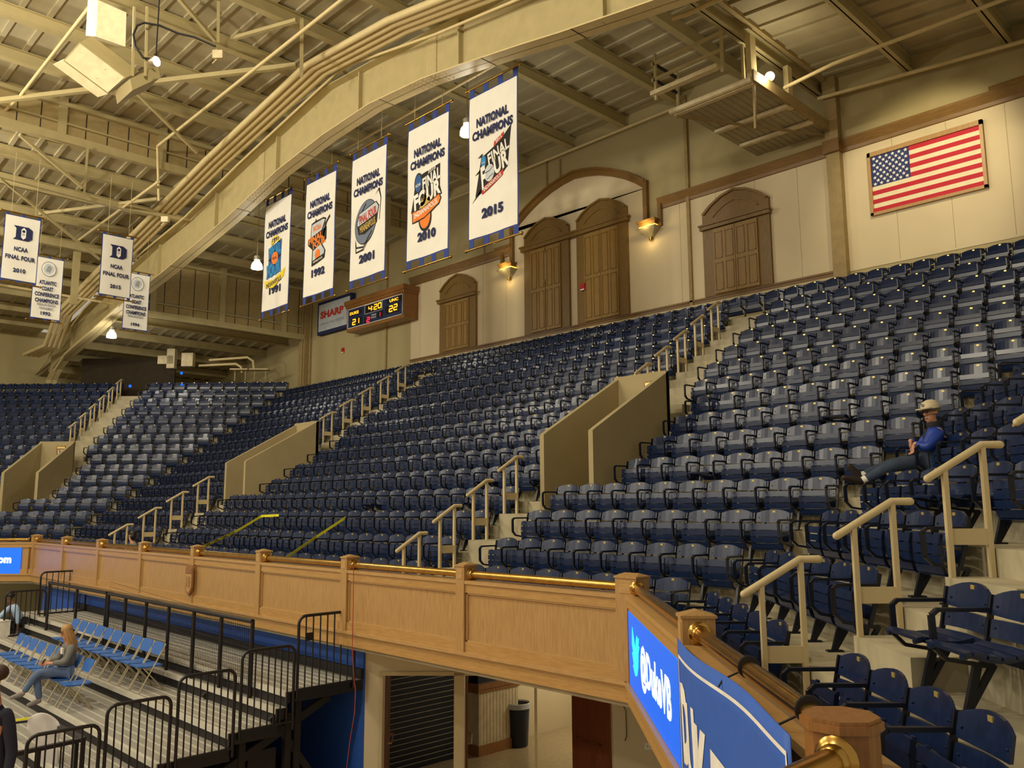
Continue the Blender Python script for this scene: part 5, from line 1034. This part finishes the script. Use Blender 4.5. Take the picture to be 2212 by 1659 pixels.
# seated man in cap and blue jacket, feet on the row in front
Dm = 9.75
def m_(u, v, d=0.): return dep(u, v, Dm+d)
fm_ = -SD.n
J = dict(pelvis=m_(1996, 995), chest=m_(2022, 938), neck=m_(2018, 912), head=m_(2010, 891), shL=m_(2014, 934, .17), shR=m_(2030, 934, -.17), elL=m_(1985, 968, .24), elR=m_(2006, 968, -.24), wrL=m_(1966, 950, .08), wrR=m_(1976, 957, -.08), hipL=m_(1988, 995, .09), hipR=m_(1990, 996, -.09), knL=m_(1925, 1003, .1), knR=m_(1922, 1008, -.1), anL=m_(1858, 1030, .05), anR=m_(1862, 1040, -.06), toL=m_(1836, 1008, .07), toR=m_(1826, 1032, -.05), hdL=m_(1972, 975)-m_(1966, 950), hdR=m_(1972, 976)-m_(1976, 957))
pm, sd_, hf_, hu_ = person('seated man in tan cap and blue jacket with crossed legs stretched over the seats', J, fm_, 'skin', 'jacket_blue', 'denim', 'shoe_dark', 'hair_grey', headf=fm_+Vector(CF)*-.35-Z*.12)
H = J['head']; Mh = Matrix((sd_, hf_, hu_)).transposed()
cp_ = MB(); 
for z0, z1, r0, r1 in ((.045, .085, .106, .1), (.085, .125, .1, .08), (.125, .15, .08, .03)): cp_.lathe(H-hf_*.012+hu_*z0, [(r0, 0), (r1, z1-z0)], hu_, 20)
cap = part('cap', cp_, 'cap_tan', pm, 60); bill = MB().prism([H+hu_*.05+hf_*(.06+.12*math.cos(a))+sd_*.095*math.sin(a) for a in [math.radians(-90+15*k) for k in range(13)]], hu_*.012-hf_*.0); part('bill', bill, 'cap_tan', cap); part('cap_letter', letters('D', H+hu_*.095+hf_*.093, -sd_, hu_, .035, .035, .04), 'letter_navy', cap)
gl = MB()
for sg in (-1, 1): gl.tube([H+hf_*.098+sd_*sg*.035+hu_*.014+(sd_*math.cos(a)*.026+hu_*math.sin(a)*.02) for a in [k*math.pi/6 for k in range(13)]], .0028, 5); gl.tube([H+hf_*.098+sd_*sg*.06+hu_*.018, H+sd_*sg*.09+hu_*.012], .0028, 5)
gl.tube([H+hf_*.1+sd_*.01+hu_*.016, H+hf_*.1-sd_*.01+hu_*.016], .0028, 5); part('glasses', gl, 'eyeglass', pm)
part('collar', MB().lathe(J['neck']-Z*.045, [(.085, 0), (.088, .03), (.075, .06)], (J['neck']-J['chest']), 16), 'shirt_black', pm, 60)
lc = J['chest']-Vector(CF)*.152+vec(0, 0, -.03)-Vector(CR)*.085; part('jacket_lettering', letters('KE', lc, CR, Vector(CU), .11, .075, .06), 'paper_white', pm)
sp_ = J['chest']+fm_*.105-Z*.03; part('shirt', MB().sphere(sp_-Z*.03, .05, .05, .13, n=14, m=10, M=Matrix((fm_.cross(Z), fm_, Z)).transposed()), 'shirt_black', pm, 60)
for a in 'LR': part('sock', MB().tube([J['an'+a]+(J['kn'+a]-J['an'+a])*.02, J['an'+a]+(J['kn'+a]-J['an'+a])*.16], .05, 10), 'sock_white', pm, 60)
# woman with long hair on the folding chair
Zs = -3.41; wx = WCX-.62; wy = WCY
J = dict(pelvis=(wx, wy+.06, Zs+.55), chest=(wx, wy+.07, Zs+.90), neck=(wx, wy+.03, Zs+1.08), head=(wx, wy-.03, Zs+1.23), shL=(wx-.16, wy+.04, Zs+.99), shR=(wx+.16, wy+.04, Zs+.99), elL=(wx-.21, wy-.08, Zs+.74), elR=(wx+.22, wy-.06, Zs+.74), wrL=(wx-.08, wy-.28, Zs+.73), wrR=(wx+.08, wy-.27, Zs+.73), hipL=(wx-.09, wy, Zs+.54), hipR=(wx+.09, wy, Zs+.54), knL=(wx-.08, wy-.43, Zs+.50), knR=(wx+.02, wy-.44, Zs+.60), anL=(wx-.08, wy-.36, Zs+.09), anR=(wx-.12, wy-.62, Zs+.24), toL=(wx-.08, wy-.52, Zs+.05), toR=(wx-.14, wy-.78, Zs+.20))
pw_, sd_, hf_, hu_ = person('seated woman with long fair hair, grey sweater and jeans looking down at a phone', J, (0, -1, 0), 'skin', 'sweater_grey', 'denim_light', 'shoe_grey', 'hair_blond', 'long', headf=(0, -1, -.3))
o = part('phone', MB().boxax((wx+.0, wy-.36, Zs+.77), (.035, 0, 0), (0, .03, .03), (0, .005, -.005)), 'black_metal'); tag(o, "dark phone held in the seated woman's hands", 'phone')
part('shirt_badge', MB().boxax((wx+.06, wy-.09, Zs+.92), (.05, 0, 0), (0, .012, 0), (0, 0, .05)), 'sock_white', pw_)
# dark-haired person behind the balcony rail
p = onY(285, 1158, 8.25); px, py = p.x, p.y; zt = T(1)
J = dict(pelvis=(px, py+.1, zt+.45), chest=(px, py+.08, zt+.62), neck=(px, py+.03, zt+.74), head=(px, py, p.z+.02), shL=(px-.17, py+.06, zt+.66), shR=(px+.17, py+.06, zt+.66), elL=(px-.22, py-.06, zt+.42), elR=(px+.22, py-.06, zt+.42), wrL=(px-.08, py-.2, zt+.42), wrR=(px+.08, py-.2, zt+.42), hipL=(px-.09, py, zt+.44), hipR=(px+.09, py, zt+.44), knL=(px-.1, py-.30, zt+.46), knR=(px+.1, py-.30, zt+.46), anL=(px-.1, py-.28, zt+.08), anR=(px+.1, py-.28, zt+.08), toL=(px-.1, py-.36, zt+.05), toR=(px+.1, py-.36, zt+.05))
J['neck'] = (px, py+.02, p.z-.14); J['chest'] = (px, py+.06, p.z-.30); J['shL'] = (px-.17, py+.05, p.z-.22); J['shR'] = (px+.17, py+.05, p.z-.22)
person('dark-haired person in a grey top sitting behind the balcony rail', J, (-.6, -1, 0), 'skin', 'shirt_greygreen', 'denim', 'shoe_dark', 'hair_black', 'bob', headf=(-.9, -.6, 0))
# person crouching at the far left in a pale blue jacket
qx, qy = -25.35, 6.45; Zs = -3.2
J = dict(pelvis=(qx+.05, qy+.15, Zs+.26), chest=(qx, qy-.02, Zs+.60), neck=(qx-.02, qy-.10, Zs+.80), head=(qx-.03, qy-.16, Zs+.93), shL=(qx-.17, qy-.06, Zs+.70), shR=(qx+.17, qy-.06, Zs+.70), elL=(qx-.2, qy-.26, Zs+.48), elR=(qx+.26, qy+.0, Zs+.45), wrL=(qx-.14, qy-.44, Zs+.32), wrR=(qx+.28, qy+.0, Zs+.22), hipL=(qx-.08, qy+.12, Zs+.27), hipR=(qx+.12, qy+.12, Zs+.27), knL=(qx-.12, qy-.22, Zs+.40), knR=(qx+.16, qy-.2, Zs+.38), anL=(qx-.12, qy-.05, Zs+.06), anR=(qx+.16, qy-.02, Zs+.06), toL=(qx-.12, qy-.2, Zs+.05), toR=(qx+.16, qy-.17, Zs+.05))
person('crouching person in a pale blue jacket behind the black rail at far left', J, (-.2, -1, 0), 'skin_dark', 'jacket_pale', 'shirt_black', 'shoe_dark', 'hair_black', headf=(-.4, -1, -.2), scale=1.08)
bx0 = vec(-24.95, 5.95, -3.2); o = part('white_case', MB().boxax(bx0+vec(0, -.1, .2), (.3, .1, 0), (-.1, .25, 0), (0, 0, .2)), 'paper_white'); tag(o, 'white case on the deck in front of the crouching person', 'case'); part('lid', MB().boxax(bx0+vec(0, -.1, .405), (.31, .1, 0), (-.1, .26, 0), (0, 0, .012)), 'sock_white', o)
# person cut off by the left edge
d8 = 9.3
def l_(u, v, d=0.): return dep(u, v, d8+d)
J = dict(pelvis=l_(-6, 1715), chest=l_(-10, 1570), neck=l_(-10, 1498), head=l_(-8, 1462), shL=l_(-40, 1535, .05), shR=l_(16, 1535, 0), elL=l_(-60, 1620, 0), elR=l_(26, 1625, -.05), wrL=l_(-50, 1700, -.2), wrR=l_(10, 1700, -.2), hipL=l_(-22, 1725), hipR=l_(8, 1725), knL=l_(-22, 1810), knR=l_(8, 1810), anL=l_(-22, 1880), anR=l_(8, 1880), toL=l_(-40, 1888), toR=l_(-10, 1888))
person('person in a dark navy sweater cut off by the left edge of the photo', J, -Vector(CR), 'skin', 'sweater_navy', 'shirt_black', 'shoe_dark', 'hair_brown')
# ------------------------------------------------------------------ lift the whole place so that the concourse floor lies at z = 0
for o in list(bpy.data.objects):
    if o.parent is None: o.location.z += ZF
